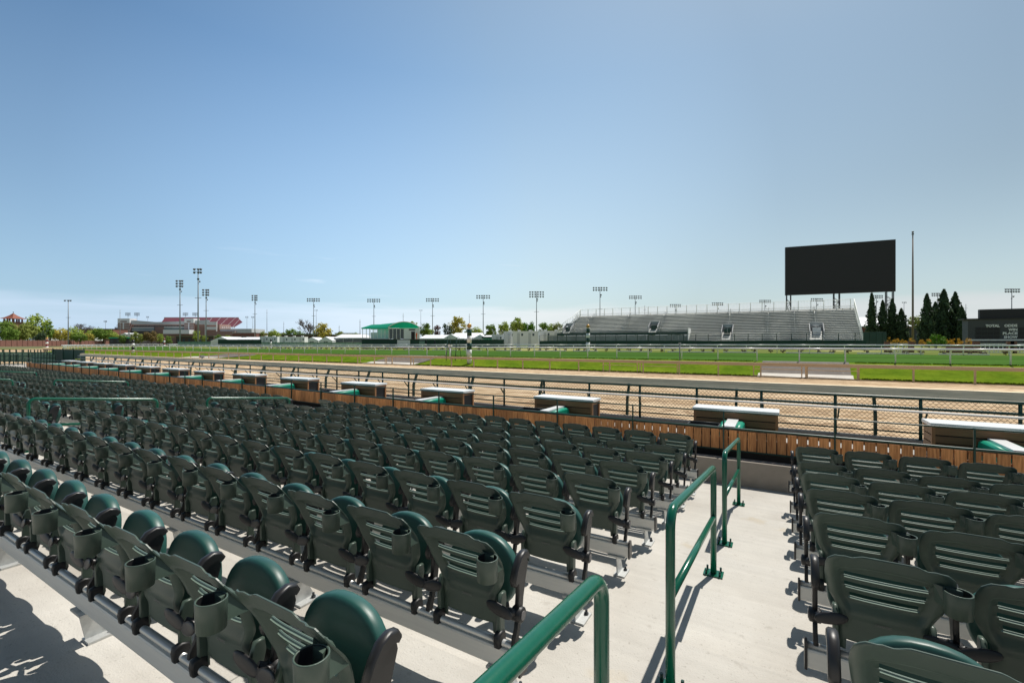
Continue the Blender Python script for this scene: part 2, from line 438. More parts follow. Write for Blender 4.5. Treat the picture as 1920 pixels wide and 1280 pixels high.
m = MB(); rt_ = random.Random(5)
for i in range(9000):
    X = 22 - 95 * rt_.random() ** 1.3
    if -1.9 < X < 5.1 or -46.5 < X < -36.5: continue
    j = rt_.random()
    if j < .6: s_, z_ = rt_.gauss(.26, .10), -2.62; h_ = rt_.uniform(.04, .12)
    else: s_, z_ = rt_.gauss(3.95, .15), -1.585 + drop(X, 1); h_ = rt_.uniform(.04, .09)
    a_ = rt_.uniform(0, 3.14); w_ = rt_.uniform(.03, .12); dx, dy = math.cos(a_) * w_, math.sin(a_) * w_
    m.quad((X - dx, 40 + s_ - dy, z_), (X + dx, 40 + s_ + dy, z_), (X + dx * .6, 40 + s_ + dy, z_ + h_), (X - dx * .8, 40 + s_ - dy, z_ + h_ * .8))
tag(m.build('grass_fringe', 'bank_grass'), 'ragged grass fringe along the edges of the grass bank', 'grass', None, 'stuff')
# ------------------------------------------------------------------ terrace
PY = lambda k: .985 + .87 * k          # seat pivot line of row k
FZ = lambda k: -1.59 - .09 * k         # tread level of row k
XL, XR = -75.0, 14.0
t = MB()
for k in range(-3, 12):
    y0 = PY(k - 1) + .1; y1 = PY(k) + .1
    t.quad((XL, y0, FZ(k)), (XR, y0, FZ(k)), (XR, y1, FZ(k)), (XL, y1, FZ(k)))
    t.quad((XL, y1, FZ(k)), (XR, y1, FZ(k)), (XR, y1, FZ(k + 1)), (XL, y1, FZ(k + 1)))
struct(t.build('terrace_steps', 'concrete'))
# joints in the treads (saw cuts) 
XS = [XL] + list(range(-70, -8, 3)) + [-8, -4, 0, 4, 8, XR]
def poly_band(mb, y0, y1, z0, z1, xs=XS):
    for a, b in zip(xs, xs[1:]):
        mb.hexa([(a, y0 + bend(a), z0), (b, y0 + bend(b), z0), (a, y1 + bend(a), z0), (b, y1 + bend(b), z0),
                 (a, y0 + bend(a), z1), (b, y0 + bend(b), z1), (a, y1 + bend(a), z1), (b, y1 + bend(b), z1)])
    return mb
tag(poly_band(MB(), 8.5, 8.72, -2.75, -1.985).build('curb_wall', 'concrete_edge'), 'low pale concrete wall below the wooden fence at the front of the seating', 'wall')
struct(poly_band(MB(), 8.72, 14.35, -2.9, -2.42).build('box_deck', 'deck_concrete'))
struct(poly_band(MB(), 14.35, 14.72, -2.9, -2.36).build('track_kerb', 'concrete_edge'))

# ------------------------------------------------------------------ wooden fence
XF0, XF1 = -50.0, 13.6
wf = thing('wooden_fence', 'long fence of brown vertical planks framed in dark green pipe before the box seats', 'fence', (0, 8.8, -1.92))
def FL(X, dy, z): return (X, dy + bend(X), z + 1.92)
posts = [-.836 + 1.6 * k for k in range(-31, 10)]
pk = MB()
x = XF0
while x < XF1:
    wdt = .128; gap = .010
    if x > -3.0: gap = .018
    tilt = random.uniform(-.003, .003); yy = random.uniform(-.004, .004)
    if not any(abs(x + wdt / 2 - p) < .06 for p in ()):
        by = bend(x); zt = -1.535 + random.uniform(-.004, .003)
        pk.hexa([(x, by + yy, -1.865 + 1.92), (x + wdt, by + yy, -1.865 + 1.92), (x, by + yy + .022, -1.865 + 1.92), (x + wdt, by + yy + .022, -1.865 + 1.92),
                 (x + tilt, by + yy, zt + 1.92), (x + wdt + tilt, by + yy, zt + 1.92), (x + tilt, by + yy + .022, zt + 1.92), (x + wdt + tilt, by + yy + .022, zt + 1.92)])
    x += wdt + gap
pk.build('plank_panel', 'wood_plank', wf)
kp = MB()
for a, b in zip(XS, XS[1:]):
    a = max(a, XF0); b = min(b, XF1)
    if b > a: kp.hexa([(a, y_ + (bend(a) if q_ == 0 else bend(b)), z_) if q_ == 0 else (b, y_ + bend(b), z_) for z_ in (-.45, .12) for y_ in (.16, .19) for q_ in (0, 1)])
kp.build('gap_shade_panel', 'opening_shade', wf)  # added black panel, makes the gap under the planks read as shade
for z0_, z1_ in ((-1.86, -1.665), (-1.588, -1.53)):
    m_ = MB()
    for a, b in zip(XS, XS[1:]):
        a = max(a, XF0); b = min(b, XF1)
        if b <= a: continue
        m_.hexa([(a, .034 + bend(a), z0_ + 1.92), (b, .034 + bend(b), z0_ + 1.92), (a, .06 + bend(a), z0_ + 1.92), (b, .06 + bend(b), z0_ + 1.92),
                 (a, .034 + bend(a), z1_ + 1.92), (b, .034 + bend(b), z1_ + 1.92), (a, .06 + bend(a), z1_ + 1.92), (b, .06 + bend(b), z1_ + 1.92)])
    m_.build('backing_board', 'wood_dark', wf)
def along(mb, X0, X1, y, z, r, n=8, fn=FL):
    xs = [X0] + [q for q in range(int(X0) + 2, int(X1), 3)] + [X1]
    if X0 < -8 < X1: xs = sorted(xs + [-8])
    mb.tube([fn(q, y, z) for q in xs], r, n); return mb
along(MB(), XF0, XF1, .01, -1.505, .021).build('middle_rail', 'dark_green_paint', wf)
along(MB(), XF0, XF1, .01, -1.880, .016).build('bottom_rail', 'dark_green_paint', wf)
along(MB(), XF0, XF1, .01, -1.215, .013).build('top_rail', 'dark_green_paint', wf)
for p in posts:
    if p > XF1: continue
    m_ = MB(); bx, by, bz = FL(p, -.022, 0)
    m_.box(bx - .011, bx + .011, by - .018, by + .014, -.065, .72)
    m_.box(bx - .04, bx + .04, by - .08, by + .04, -.065, -.055)
    m_.build('post', 'dark_green_paint', wf)

# ------------------------------------------------------------------ box counters and banquettes
def console(label, X):
    y0 = bend(X + .7)
    o = thing('box_counter', label, 'counter', (X, 9.95 + y0, -2.42), math.atan2(bend(X) - bend(X + 1.5), 1.5) if X < -9 else 0, 'wooden counters between the trackside boxes')
    W, Dp, H = 1.50, .50, 1.10
    s = MB(); n = 8; hh = (H - .07) / n
    for i in range(n):
        s.box(.045, W - .045, 0, .022, i * hh + .009, (i + 1) * hh - .009)
        s.box(.045, W - .045, Dp - .022, Dp, i * hh + .009, (i + 1) * hh - .009)
        s.box(0, .022, .045, Dp - .045, i * hh + .009, (i + 1) * hh - .009)
    s.build('slat_panel', 'wood_dark', o)
    fr = MB()
    for xx in (0, W - .045):
        for yy in (0, Dp - .045): fr.box(xx, xx + .045, yy, yy + .045, 0, H - .055)
    fr.box(W - .046, W - .001, .044, Dp - .044, H - .12, H - .056); fr.box(W - .046, W - .001, .044, Dp - .044, .001, .07); fr.box(0.001, .044, .044, Dp - .044, H - .12, H - .056)
    fr.box(.044, W - .044, .001, .044, H - .075, H - .056); fr.box(.044, W - .044, Dp - .044, Dp - .001, H - .075, H - .056)
    fr.build('frame', 'wood_frame', o)
    MB().box(.05, W - .03, .04, Dp - .04, .02, H - .13).build('shelf_bay_shade', 'opening_shade', o)  # solid near-black box, shade inside the open shelf put into colour
    MB().box(-.02, W + .02, -.02, Dp + .02, H - .052, H).build('top', 'white_gloss', o)
    return o
mat('wood_frame', (0.36, 0.165, 0.07), .55, var=.2, scale=4, stretch=(2, 2, .4), island=.15)
def banquette(label, X):
    y0 = bend(X)
    o = thing('padded_partition', label, 'partition', (X, 9.0 + y0, -2.42), 0, 'green padded seat backs between trackside boxes')
    for sgn in (-1, 1):
        pts = []
        poly = [(.0, .35), (.90, .35), (.945, .5), (.95, .80), (.90, .895), (.0, .895)]
        m = MB()
        x0 = .065 if sgn > 0 else -.205
        m.extr(poly, x0, x0 + .14, .045)
        m.build('back_pad', 'green_pad', o)
    MB().box(-.095, .095, -.02, .90, .88, .925).build('cap', 'white_gloss', o)
    for sgn in (-1, 1):
        MB().box(min(sgn * .16, sgn * .55), max(sgn * .16, sgn * .55), .02, .88, .30, .42).build('seat_pad', 'green_pad', o)
    return o
def bin_(label, X):
    o = thing('service_bin', label, 'bin', (X, 9.0 + bend(X), -2.42), 0, 'black open bins behind the plank fence')
    m = MB()
    m.box(0, .55, 0, .02, .3, .90); m.box(0, .55, .33, .35, .3, .90); m.box(0, .02, .02, .33, .3, .90); m.box(.53, .55, .02, .33, .3, .90); m.box(.02, .53, .02, .33, .3, .32)
    m.build('tray', 'black_plastic', o)
    for yy in (0, .35): MB().tube([(0, yy, .905), (.55, yy, .905)], .01, 6).build('rim', 'steel_dark', o)
cw = 'wooden box counter with white top'
for i in range(15):
    X = 2.17 - 3.68 * i
    if X < -48: break
    pos = f'{ORD[i+1]} counter from the right end' if i else 'rightmost and nearest, at the photo edge'
    console(f'{cw}, {pos}'[:110], X)
    banquette(f'bright green padded partition with white cap, {ORD[i+1]} from the right' if i else 'bright green padded partition with white cap, rightmost and nearest', X + .74)
    if i in (1, 2, 4, 5, 7): bin_(f'black open bin behind the fence beside the {ORD[i+1]} counter from right', X + .02)
# planter flowers on far counter
# ------------------------------------------------------------------ chain link fence + drink rail + track rail
cf = thing('chain_link_fence', 'dark green chain link fence with pipe rails along the near edge of the dirt track', 'fence', (0, 14.5, -2.36))
def CL(X, dy, z): return (X, dy + bend(X), z + 2.36)
X0c, X1c = -62.0, 9.0
along(MB(), X0c, X1c, 0, -1.355, .038, 8, CL).build('top_rail', 'dark_green_paint', cf)
along(MB(), X0c, X1c, 0, -1.60, .036, 8, CL).build('middle_rail', 'dark_green_paint', cf)
along(MB(), X0c, X1c, 0, -2.20, .02, 8, CL).build('bottom_rail', 'dark_green_paint', cf)
p = -.42 - 1.69 * 36
while p < X1c:
    if p > X0c:
        m = MB(); a, b, _ = CL(p, 0, 0); m.tube([(a, b, 0), (a, b, 1.0)], .036, 8); m.box(a - .08, a + .08, b - .08, b + .08, 0, .015); m.build('post', 'dark_green_paint', cf)
    p += 1.69
wm = MB(); x = X0c; h0, h1 = -2.34, -1.38; dia = .105; run = (h1 - h0)
def wire(a, b, r=.0042):
    a = Vector(a); b = Vector(b); d = (b - a).normalized(); sx = Vector((0, 1, 0)); sz = d.cross(sx)
    vs = []
    for pt in (a, b):
        for k in range(3):
            an = 2.094 * k; vs.append(pt + (sx * math.cos(an) + sz * math.sin(an)) * r)
    wm.add(vs, [(0, 1, 4, 3), (1, 2, 5, 4), (2, 0, 3, 5)])
x = -27.0
while x < X1c - run:
    wire(CL(x, .03, h0), CL(x + run, .03, h1)); wire(CL(x + run, .035, h0), CL(x, .035, h1)); x += dia
wm.build('wire_mesh', 'dark_green_paint', cf)
# drink rail
dr = thing('drink_rail', 'thin silver ledge on dark brackets running in front of the chain link fence', 'rail', (0, 14.2, -2.4))
def DL(X, dy, z): return (X, dy + bend(X), z + 2.4)
m = MB()
xs = [-56, -50, -44, -38, -32, -26, -20, -14, -8, 0, 9.0]
for a, b in zip(xs, xs[1:]):
    m.bar(DL(a, 0, -1.645), DL(b, 0, -1.645), .22, .035)
m.build('ledge', 'aluminium', dr)
p = -.42 - 1.69 * 32
while p < 9:
    m = MB(); m.bar(DL(p + .05, .26, -1.95), DL(p + .05, -.02, -1.68), .03, .03); m.build('bracket', 'dark_green_paint', dr); p += 1.69
# wide outer rail
orr = thing('outer_track_rail', 'wide weathered grey rail on slanted posts along the outside of the dirt track', 'rail', (0, 15.0, -2.46))
def OL(X, dy, z): return (X, dy + bend(X), z + 2.46)
m = MB(); xs = list(range(-63, -8, 5)) + [-8, -3, 2, 7, 12, 16]
for a, b in zip(xs, xs[1:]):
    for (ya, yb, za, zb) in ((-.15, .15, -1.345, -1.15),):
        m.hexa([OL(a, ya, za), OL(b, ya, za), OL(a, yb, za), OL(b, yb, za), OL(a, ya + .07, zb), OL(b, ya + .07, zb), OL(a, yb - .02, zb), OL(b, yb - .02, zb)])
m.build('rail_plank', 'rail_top_grey', orr)
p = -1.08 - 3.22 * 19
while p < 15:
    m = MB(); m.bar(OL(p, .10, -1.30), OL(p, -.16, -1.85), .07, .10); m.bar(OL(p, -.16, -1.83), OL(p, -.18, -2.5), .07, .10); m.build('slanted_post', 'dark_green_paint', orr); p += 3.22

# ------------------------------------------------------------------ tan inner rail
def railing(name, label, cat, s, ztop, zb_fn, m_, spacing, x_from, x_to, style, off=0):
    """rail following the track path; posts are parts"""
    o = thing(name, label, cat, (0, 40 + s, -2.0))
    oy = 40 + s
    pts = []
    X = x_to
    while X > -150: pts.append(((X), pp((X, None), s))); X -= 2.0
    full = [pp((X, None), s) for X in [x_to - 5 * i for i in range(int((x_to + 150) / 5) + 1)]]
    arc = [pp((None, -90 - 2 * i), s) for i in range(1, 66)]
    line = full + arc
    m = MB()
    for a, b in zip(line, line[1:]):
        A = (a[0], a[1] - oy, ztop(a[0]) + 2); B = (b[0], b[1] - oy, ztop(b[0]) + 2)
        if style == 'plank': m.bar(A, B, .24, .24)
        else: m.tube([A, B], .085, 8)
    m.build('rail_bar', m_, o)
    # posts
    ds = 0; nposts = 0; allp = []
    prev = line[0]; acc = off
    for q in line[1:]:
        seg = math.hypot(q[0] - prev[0], q[1] - prev[1])
        while acc < seg:
            f = acc / seg; allp.append((prev[0] + (q[0] - prev[0]) * f, prev[1] + (q[1] - prev[1]) * f)); acc += spacing
        acc -= seg; prev = q
    allp = [p for p in allp if p[0] < x_to - .5]
    far = MB(); far_used = False
    for i, (x, y) in enumerate(allp):
        mb = MB() if i < 100 else far
        zt = ztop(x) + 2; zb = zb_fn(x) + 2
        if style == 'plank':
            mb.box(x - .05, x + .05, y - oy - .05, y - oy + .05, zb - .1, zt - .121)
        else:
            yo = y - oy
            mb.tube([(x, yo + .42, zb - .1), (x, yo + .40, zt - .32), (x, yo + .30, zt - .12), (x, yo + .05, zt)], .055, 6)
        if i < 100: mb.build('post', m_, o)
        else: far_used = True
    if far_used:
        q = far.build('far_posts', m_, o); q['kind'] = 'stuff'
    return o
railing('inner_dirt_rail', 'tan painted rail on slim posts between the dirt track and the grass bank', 'rail', 0.0, lambda X: -1.67, lambda X: -2.68, 'tan_paint', 3.0, 60, 60, 'plank', 1.2)
railing('turf_rail', 'white gooseneck rail along the near side of the turf course', 'rail', 3.6, lambda X: -.50 + drop(X, 1), lambda X: -1.60 + drop(X, 1), 'white_gloss', 3.05, 60, 60, 'goose', .6)
railing('far_turf_rail', 'white gooseneck rail along the far side of the turf course', 'rail', 29.0, lambda X: -.33 + drop(X, 1), lambda X: -1.42 + drop(X, 1), 'white_gloss', 3.6, 80, 80, 'goose', 1.0)
# gates in front of the crossings
def gate(label, xa, xb):
    o = thing('rail_gate', label, 'gate', ((xa + xb) / 2, 40.25, -2.66))
    h = (xb - xa) / 2
    for sgn in (-1, 1):
        a, b = (-h, -.12) if sgn < 0 else (.12, h)
        MB().bar((a, 0, .62), (b, 0, .62), .05, .045).bar((a, 0, .12), (b, .0, .05), .04, .04).build('gate_leaf', 'tan_paint', o)
        for q in (a, b):
            MB().box(q - .035, q + .035, -.035, .035, 0, .95).build('post', 'tan_paint', o)
gate('tan double gate under the rail at the nearest crossing path', -1.7, 4.9)
gate('tan double gate under the rail at the middle crossing path by the pavilion', -46, -37)
gate('tan double gate below the rail with no path behind, between two crossings', -13.9, -7.4)

# ------------------------------------------------------------------ chairs
def interp(tbl, x):
    for (a, va), (b, vb) in zip(tbl, tbl[1:]):
        if x <= b:
            k = max(0, (x - a) / (b - a)); k = k * k * (3 - 2 * k) if 0 else k
            return va + (vb - va) * k
    return tbl[-1][1]
ZS = 1
WT = [(.30, .188), (.34, .186), (.38, .178), (.42, .166), (.455, .158), (.49, .162), (.53, .185), (.57, .206), (.62, .220), (.68, .228), (.74, .229), (.775, .222), (.79, .208), (.80, .195)]
YT = [(.30, -.030), (.38, -.034), (.46, -.040), (.54, -.062), (.62, -.092), (.70, -.121), (.80, -.163)]
def sstep(a, b, x):
    k = max(0, min(1, (x - a) / (b - a))); return k * k * (3 - 2 * k)
SLOTS = [(.690, .150), (.634, .142), (.578, .130)]
def chair_shell(nu=30, nz=60, thick=.005):
    us = sorted(set([round(-1 + 2 * i / nu, 4) for i in range(nu + 1)]))
    zs = [.30 + .5 * i / nz for i in range(nz + 1)]
    for zc, _ in SLOTS:
        for q in (zc - .0115, zc + .0115):
            j = min(range(len(zs)), key=lambda i: abs(zs[i] - q)); zs[j] = q
    def pt(u, z, back):
        w_ = interp(WT, z)
        x = u * w_
        au = abs(u)
        y = interp(YT, z) + .034 * au ** 3 * sstep(.42, .56, z) * (1 - 1.05 * sstep(.64, .79, z)) + .030 * au ** 4 * (1 - sstep(.36, .5, z))
        arch = .752 - .05 * au ** 3
        panel = 1 - sstep(.72, .82, au)
        inset = panel * sstep(.48, .56, z) * (1 - sstep(arch - .022, arch, z))
        y += .030 * inset
        ridge = math.exp(-((au - .88) / .07) ** 2) * sstep(.40, .46, z)
        y -= .010 * ridge
        for zc, hw in SLOTS:
            if abs(x) < hw + .02:
                y += .0 * math.exp(-((z - zc - .017) / .009) ** 2) * (1 - sstep(hw - .005, hw + .02, abs(x)))
        zt = z
        if z > .74:
            k = (z - .74) / .06
            crown = 1 - sstep(.45, .70, au)
            zt = z + k * (.014 * crown - .004) + k * .006 * math.exp(-((au - .85) / .12) ** 2)
        if back: y -= thick
        return (x, y, zt)
    V = []; idx = {}
    for b in (0, 1):
        for i, u in enumerate(us):
            for j, z in enumerate(zs):
                idx[(b, i, j)] = len(V); V.append(pt(u, z, b))
    faces = []; used = {}
    for i in range(len(us) - 1):
        for j in range(len(zs) - 1):
            uc = (us[i] + us[i + 1]) / 2; zc = (zs[j] + zs[j + 1]) / 2
            if zc < .350 and abs(uc) < .74: continue
            w_ = interp(WT, zc)
            hole = any(abs(zc - s) < .011 and abs(uc * w_) < hw for s, hw in SLOTS)
            if hole: continue
            faces.append((idx[(0, i, j)], idx[(0, i, j + 1)], idx[(0, i + 1, j + 1)], idx[(0, i + 1, j)]))
            faces.append((idx[(1, i, j)], idx[(1, i + 1, j)], idx[(1, i + 1, j + 1)], idx[(1, i, j + 1)]))
            for e in (((i, j), (i, j + 1)), ((i, j + 1), (i + 1, j + 1)), ((i + 1, j + 1), (i + 1, j)), ((i + 1, j), (i, j))):
                key = tuple(sorted(e)); used.setdefault(key, []).append(e)
    side = []
    for key, es in used.items():
        if len(es) == 1:
            (a, b) = es[0]
            side.append((idx[(0, *b)], idx[(0, *a)], idx[(1, *a)], idx[(1, *b)]))
    m = MB(); m.add(V, faces, True)
    m.f += side; m.sm += [False] * len(side)
    if nu > 10:
        m.lip0 = len(m.f)
        for zc, hw in SLOTS:
            zz = zc - .0117; w_ = interp(WT, zz); k = 12
            for i in range(k):
                a = (-hw + 2 * hw * i / k) / w_; b = (-hw + 2 * hw * (i + 1) / k) / w_
                pa = pt(a, zz, 0); pb = pt(b, zz, 0)
                m.quad((pa[0], pa[1] - thick - .006, zz - .007), (pb[0], pb[1] - thick - .006, zz - .007), (pb[0], pb[1] + .001, zz + .001), (pa[0], pa[1] + .001, zz + .001))
    return m
def superq(c, rx, ry, rz, e1=.5, e2=.8, n=20, mm=14, tilt=0):
    vs = []; fs = []
    def pw(v, e): return math.copysign(abs(v) ** e, v)
    for i in range(mm + 1):
        ph = -math.pi / 2 + math.pi * i / mm
        for k in range(n):
            th = 2 * math.pi * k / n
            # disc plane x-z, thickness y ; pole axis = y
            rr = pw(math.cos(ph), e1)
            x = rx * rr * pw(math.cos(th), e2); z = rz * rr * pw(math.sin(th), e2); y = ry * pw(math.sin(ph), e1)
            y2 = y * math.cos(tilt) + z * math.sin(tilt); z2 = z * math.cos(tilt) - y * math.sin(tilt)
            vs.append((c[0] + x, c[1] + y2, c[2] + z2))
    for i in range(mm):
        for k in range(n):
            k2 = (k + 1) % n
            fs.append((i * n + k, (i + 1) * n + k, (i + 1) * n + k2, i * n + k2))
    return MB().add(vs, fs, True)
def cup_mesh(n=22):
    c = (.218, -.194, .650); m = MB()
    r = .0475; h = .098
    m.lathe([(0.001, .006), (r - .006, .006), (r - .005, h), (r, h), (r, h - .002), (r - .003, 0), (.001, 0)], c, n)
    # flared web joining the back
    y0 = c[1]
    m.hexa([(c[0] - .030, y0 + .025, c[2] + .012), (c[0] + .020, y0 + .02, c[2] + .012), (c[0] - .050, -.098, c[2] + .0), (c[0] + .006, -.072, c[2]),
            (c[0] - .030, y0 + .025, c[2] + h - .003), (c[0] + .020, y0 + .02, c[2] + h - .003), (c[0] - .065, -.142, c[2] + h - .004), (c[0] + .002, -.142, c[2] + h - .004)])
    return m
def arm_parts(parent, sx):
    x = .2595 * sx
    stem = [(-.018, .42), (-.008, .50), (-.010, .555), (-.026, .585), (-.018, .615), (.014, .655), (.048, .668), (.070, .660), (.078, .628), (.056, .555), (.032, .48), (.022, .42)]
    m = MB().extr(stem, x - .011, x + .011, .004)
    a = m.build('armrest', 'arm_grey', parent)
    pad = [(-.046, .560), (-.024, .566), (-.004, .618), (.026, .652), (.060, .662), (.082, .648), (.094, .660), (.078, .686), (.046, .695), (.004, .682), (-.030, .640), (-.054, .584)]
    MB().extr(pad, x - .018, x + .018, .008).build('arm_pad', 'arm_grey', a)
    k = MB().tube([(x - .027, 0, .415), (x - .022, 0, .415), (x + .022, 0, .415), (x + .027, 0, .415)], [.029, .035, .035, .029], 18)
    kn = k.build('hinge', 'black_plastic', parent)
    MB().tube([(x + .027 * sx, 0, .415), (x + .030 * sx, 0, .415)], .021, 16).build('hinge_cap', 'badge_grey', kn)
    br = MB().extr([(-.010, .42), (-.024, .36), (-.048, .315), (-.052, .275), (-.022, .268), (-.010, .31), (.006, .36), (.014, .42)], x - .010, x + .010, .003)
    br.build('bracket', 'black_plastic', parent)
def wing(sx):
    m = superq((.200 * sx, -.064, .452), .068, .008, .028, .8, .9, 16, 8, tilt=.2)
    # slope down towards the hinge
    out = MB()
    vs = [(x, y + abs(abs(x) - .26) * -.12, z - (abs(x) - .2) * .28) for x, y, z in m.v]
    out.v = vs; out.f = m.f; out.sm = m.sm
    out.tube([(.235 * sx, -.050, .445), (.258 * sx, -.008, .418)], [.016, .018], 8)
    return out
def make_chair():
    root = thing('stadium_chair', 'x', 'chair', (0, 0, 0), 0, 'dark green folding stadium chairs in rows')
    cs_m = chair_shell(); bo = cs_m.build('backrest', 'shell_green', root); bo.data.materials.append(MATS['lip_sunlit_green'])
    for i in range(cs_m.lip0, len(cs_m.f)): bo.data.polygons[i].material_index = 1
    superq((0, .088, .525), .205, .038, .182, .42, .90, 32, 16, tilt=.12).build('seat_cushion', 'cushion_green', root)
    superq((0, .058, .385), .175, .026, .045, .6, .5, 20, 10).build('seat_base', 'black_plastic', root)
    ch_ = cup_mesh().build('cup_holder', 'shell_green', root)
    MB().lathe([(.001, .0085), (.0405, .0085), (.0412, .097)], (.218, -.194, .650), 18).build('cup_inner_shade', 'black_plastic', ch_)  # added black inner wall, paints the shade inside the cup
    arm_parts(root, 1)
    for sx in (-1, 1): wing(sx).build('hinge_cover', 'arm_grey', root)
    for sx in (-1, 1):
        a_, b_ = sorted((.168 * sx, .190 * sx))
        MB().extr([(-.046, .275), (-.048, .36), (-.050, .44), (-.030, .50), (.006, .50), (.012, .46), (-.004, .38), (-.012, .285)], a_, b_, .005).build('side_support', 'shell_green', root)
        xx = .182 * sx
        MB().extr([(-.075, .30), (-.070, .325), (-.040, .335), (-.012, .325), (-.005, .295), (-.015, .262), (-.045, .250), (-.070, .265)], xx - .017, xx + .017, .006).build('clamp', 'black_plastic', root)
    return root
proto = make_chair(); pk_ = kids_of(proto)
# lettering on the nearest backs
def text_mesh(name, txt, size, m_, parent=None, ext=.001, align='CENTER', bold=0.0):
    cu = bpy.data.curves.new(name, 'FONT'); cu.body = txt; cu.size = size; cu.extrude = ext; cu.align_x = align; cu.align_y = 'CENTER'; cu.offset = bold
    cu.resolution_u = 2
    tmp = bpy.data.objects.new(name, cu); COL.objects.link(tmp)
    bpy.context.view_layer.update()
    dg = bpy.context.evaluated_depsgraph_get()
    me = bpy.data.meshes.new_from_object(tmp.evaluated_get(dg))
    COL.objects.unlink(tmp); bpy.data.objects.remove(tmp)
    me.materials.clear(); me.materials.append(MATS[m_])
    o = bpy.data.objects.new(name, me); COL.objects.link(o)
    if parent: o.parent = parent
    return o
# extra leading armrest for a chair that starts a row (left end)
def add_left_arm(root): arm_parts(root, -1)

PITCH = 8.3 / 16
chairs = []        # (dist, block, row, idx, x, y, z)
def in_view(x, y, z, marg=160):
    d = -.5058 * x + .8627 * y
    if d < .3: return False
    t = (.8627 * x + .5058 * y) / d * F + 960
    py = YH - (z + .75) / d * F
    return -marg < t < 1920 + marg and py < 1280 + 120
# blocks: (right-end X, number, name)
BL = [(-1.05, 16), (-10.65, 16), (-20.25, 16), (-29.85, 16), (-39.45, 16), (-49.05, 14), (-57.8, 8)]
def rows_for(b): return {0: 7, 1: 8, 2: 9, 3: 9, 4: 10, 5: 10, 6: 10}[b]
for b, (xr, n) in enumerate(BL):
    for k in range(0, rows_for(b) + 1):
        for i in range(n):
            x = xr - .26 - PITCH * i; y = PY(k)
            if k == 8 and b == 1 and x > -13.8: continue
            if k == 9 and b == 2 and x > -25.6: continue
            if k == 10 and b == 4 and x > -40.5: continue
            if y > 8.8 + bend(x) - .9: continue
            if in_view(x, y, FZ(k)): chairs.append((math.hypot(x, y), b, k, i, x, y, FZ(k)))
extras = []
for k in range(1, 8):
    for i in range(9):
        x = .155 + .26 + PITCH * i; y = PY(k)
        (chairs if in_view(x, y, FZ(k), 60) else extras).append((math.hypot(x, y), -1, k, i, x, y, FZ(k)))
chairs.sort()
indiv = chairs[:300] + extras; rest = chairs[300:]
NRF = {k: ORD[8 - k] for k in range(0, 8)}
first = True
for (d, b, k, i, x, y, z) in indiv:
    if first: o = proto; first = False
    else: o = copy_tree(proto, pk_)
    o.location = (x, y, z + (.09 if k >= 7 else 0))
    o.rotation_euler = (random.uniform(-.010, .010), random.uniform(-.004, .004), random.uniform(-.012, .012))
    if k <= 7: rw = f'{ORD[8-k]} row from the front' if k < 7 else 'front row'
    else: rw = 'extra row ahead, nearest the fence'
    if b == -1: lb = f'green folding chair, {ORD[i+1]} seat right of central aisle, {rw}'
    else:
        an = ['central', 'second', 'third', 'fourth', 'fifth', 'sixth', 'seventh'][b]
        lb = f'green folding chair, {ORD[i+1]} seat left of {an} aisle, {rw}'
    o['label'] = lb
    if b == -1 and i == 0 or (b >= 0 and i == BL[b][1] - 1): add_left_arm(o)
    if d < 3.6:
        tm = text_mesh('lettering', 'CAMATIC', .014, 'badge_grey', o, .0003)
        tm.rotation_euler = (math.radians(90), 0, 0); tm.location = (0, -.0525, .46)
# the far seats: beyond the 300 nearest, one mass
parts_m = []
lo = chair_shell(6, 12)
def merged(objs, mname, mats):
    pass
far = {'shell_green': MB(), 'cushion_green': MB(), 'arm_grey': MB()}
cu_lo = superq((0, .088, .525), .205, .038, .182, .42, .9, 10, 5, tilt=.12)
cup_lo = cup_mesh(7)
arm_lo = MB().extr([(-.05, .56), (-.03, .66), (.05, .715), (.11, .67), (.07, .56), (.03, .42), (.0, .30), (-.05, .28), (-.02, .42)], .24, .28)
allf = MB(); mi = []
for (d, b, k, i, x, y, z) in rest:
    if k >= 7: z += .09
    for src, mm_ in ((lo, 0), (cup_lo, 0), (cu_lo, 1), (arm_lo, 2)):
        allf.add([(p[0] + x, p[1] + y, p[2] + z) for p in src.v], src.f, False); mi += [mm_] * len(src.f)
if rest:
    o = allf.build('distant_chairs', 'shell_green'); o.data.materials.append(MATS['cushion_green']); o.data.materials.append(MATS['arm_grey'])
    o.data.polygons.foreach_set('material_index', mi)
    tag(o, 'mass of dark green folding chairs receding at the far left of the terrace', 'seats', None, 'stuff')
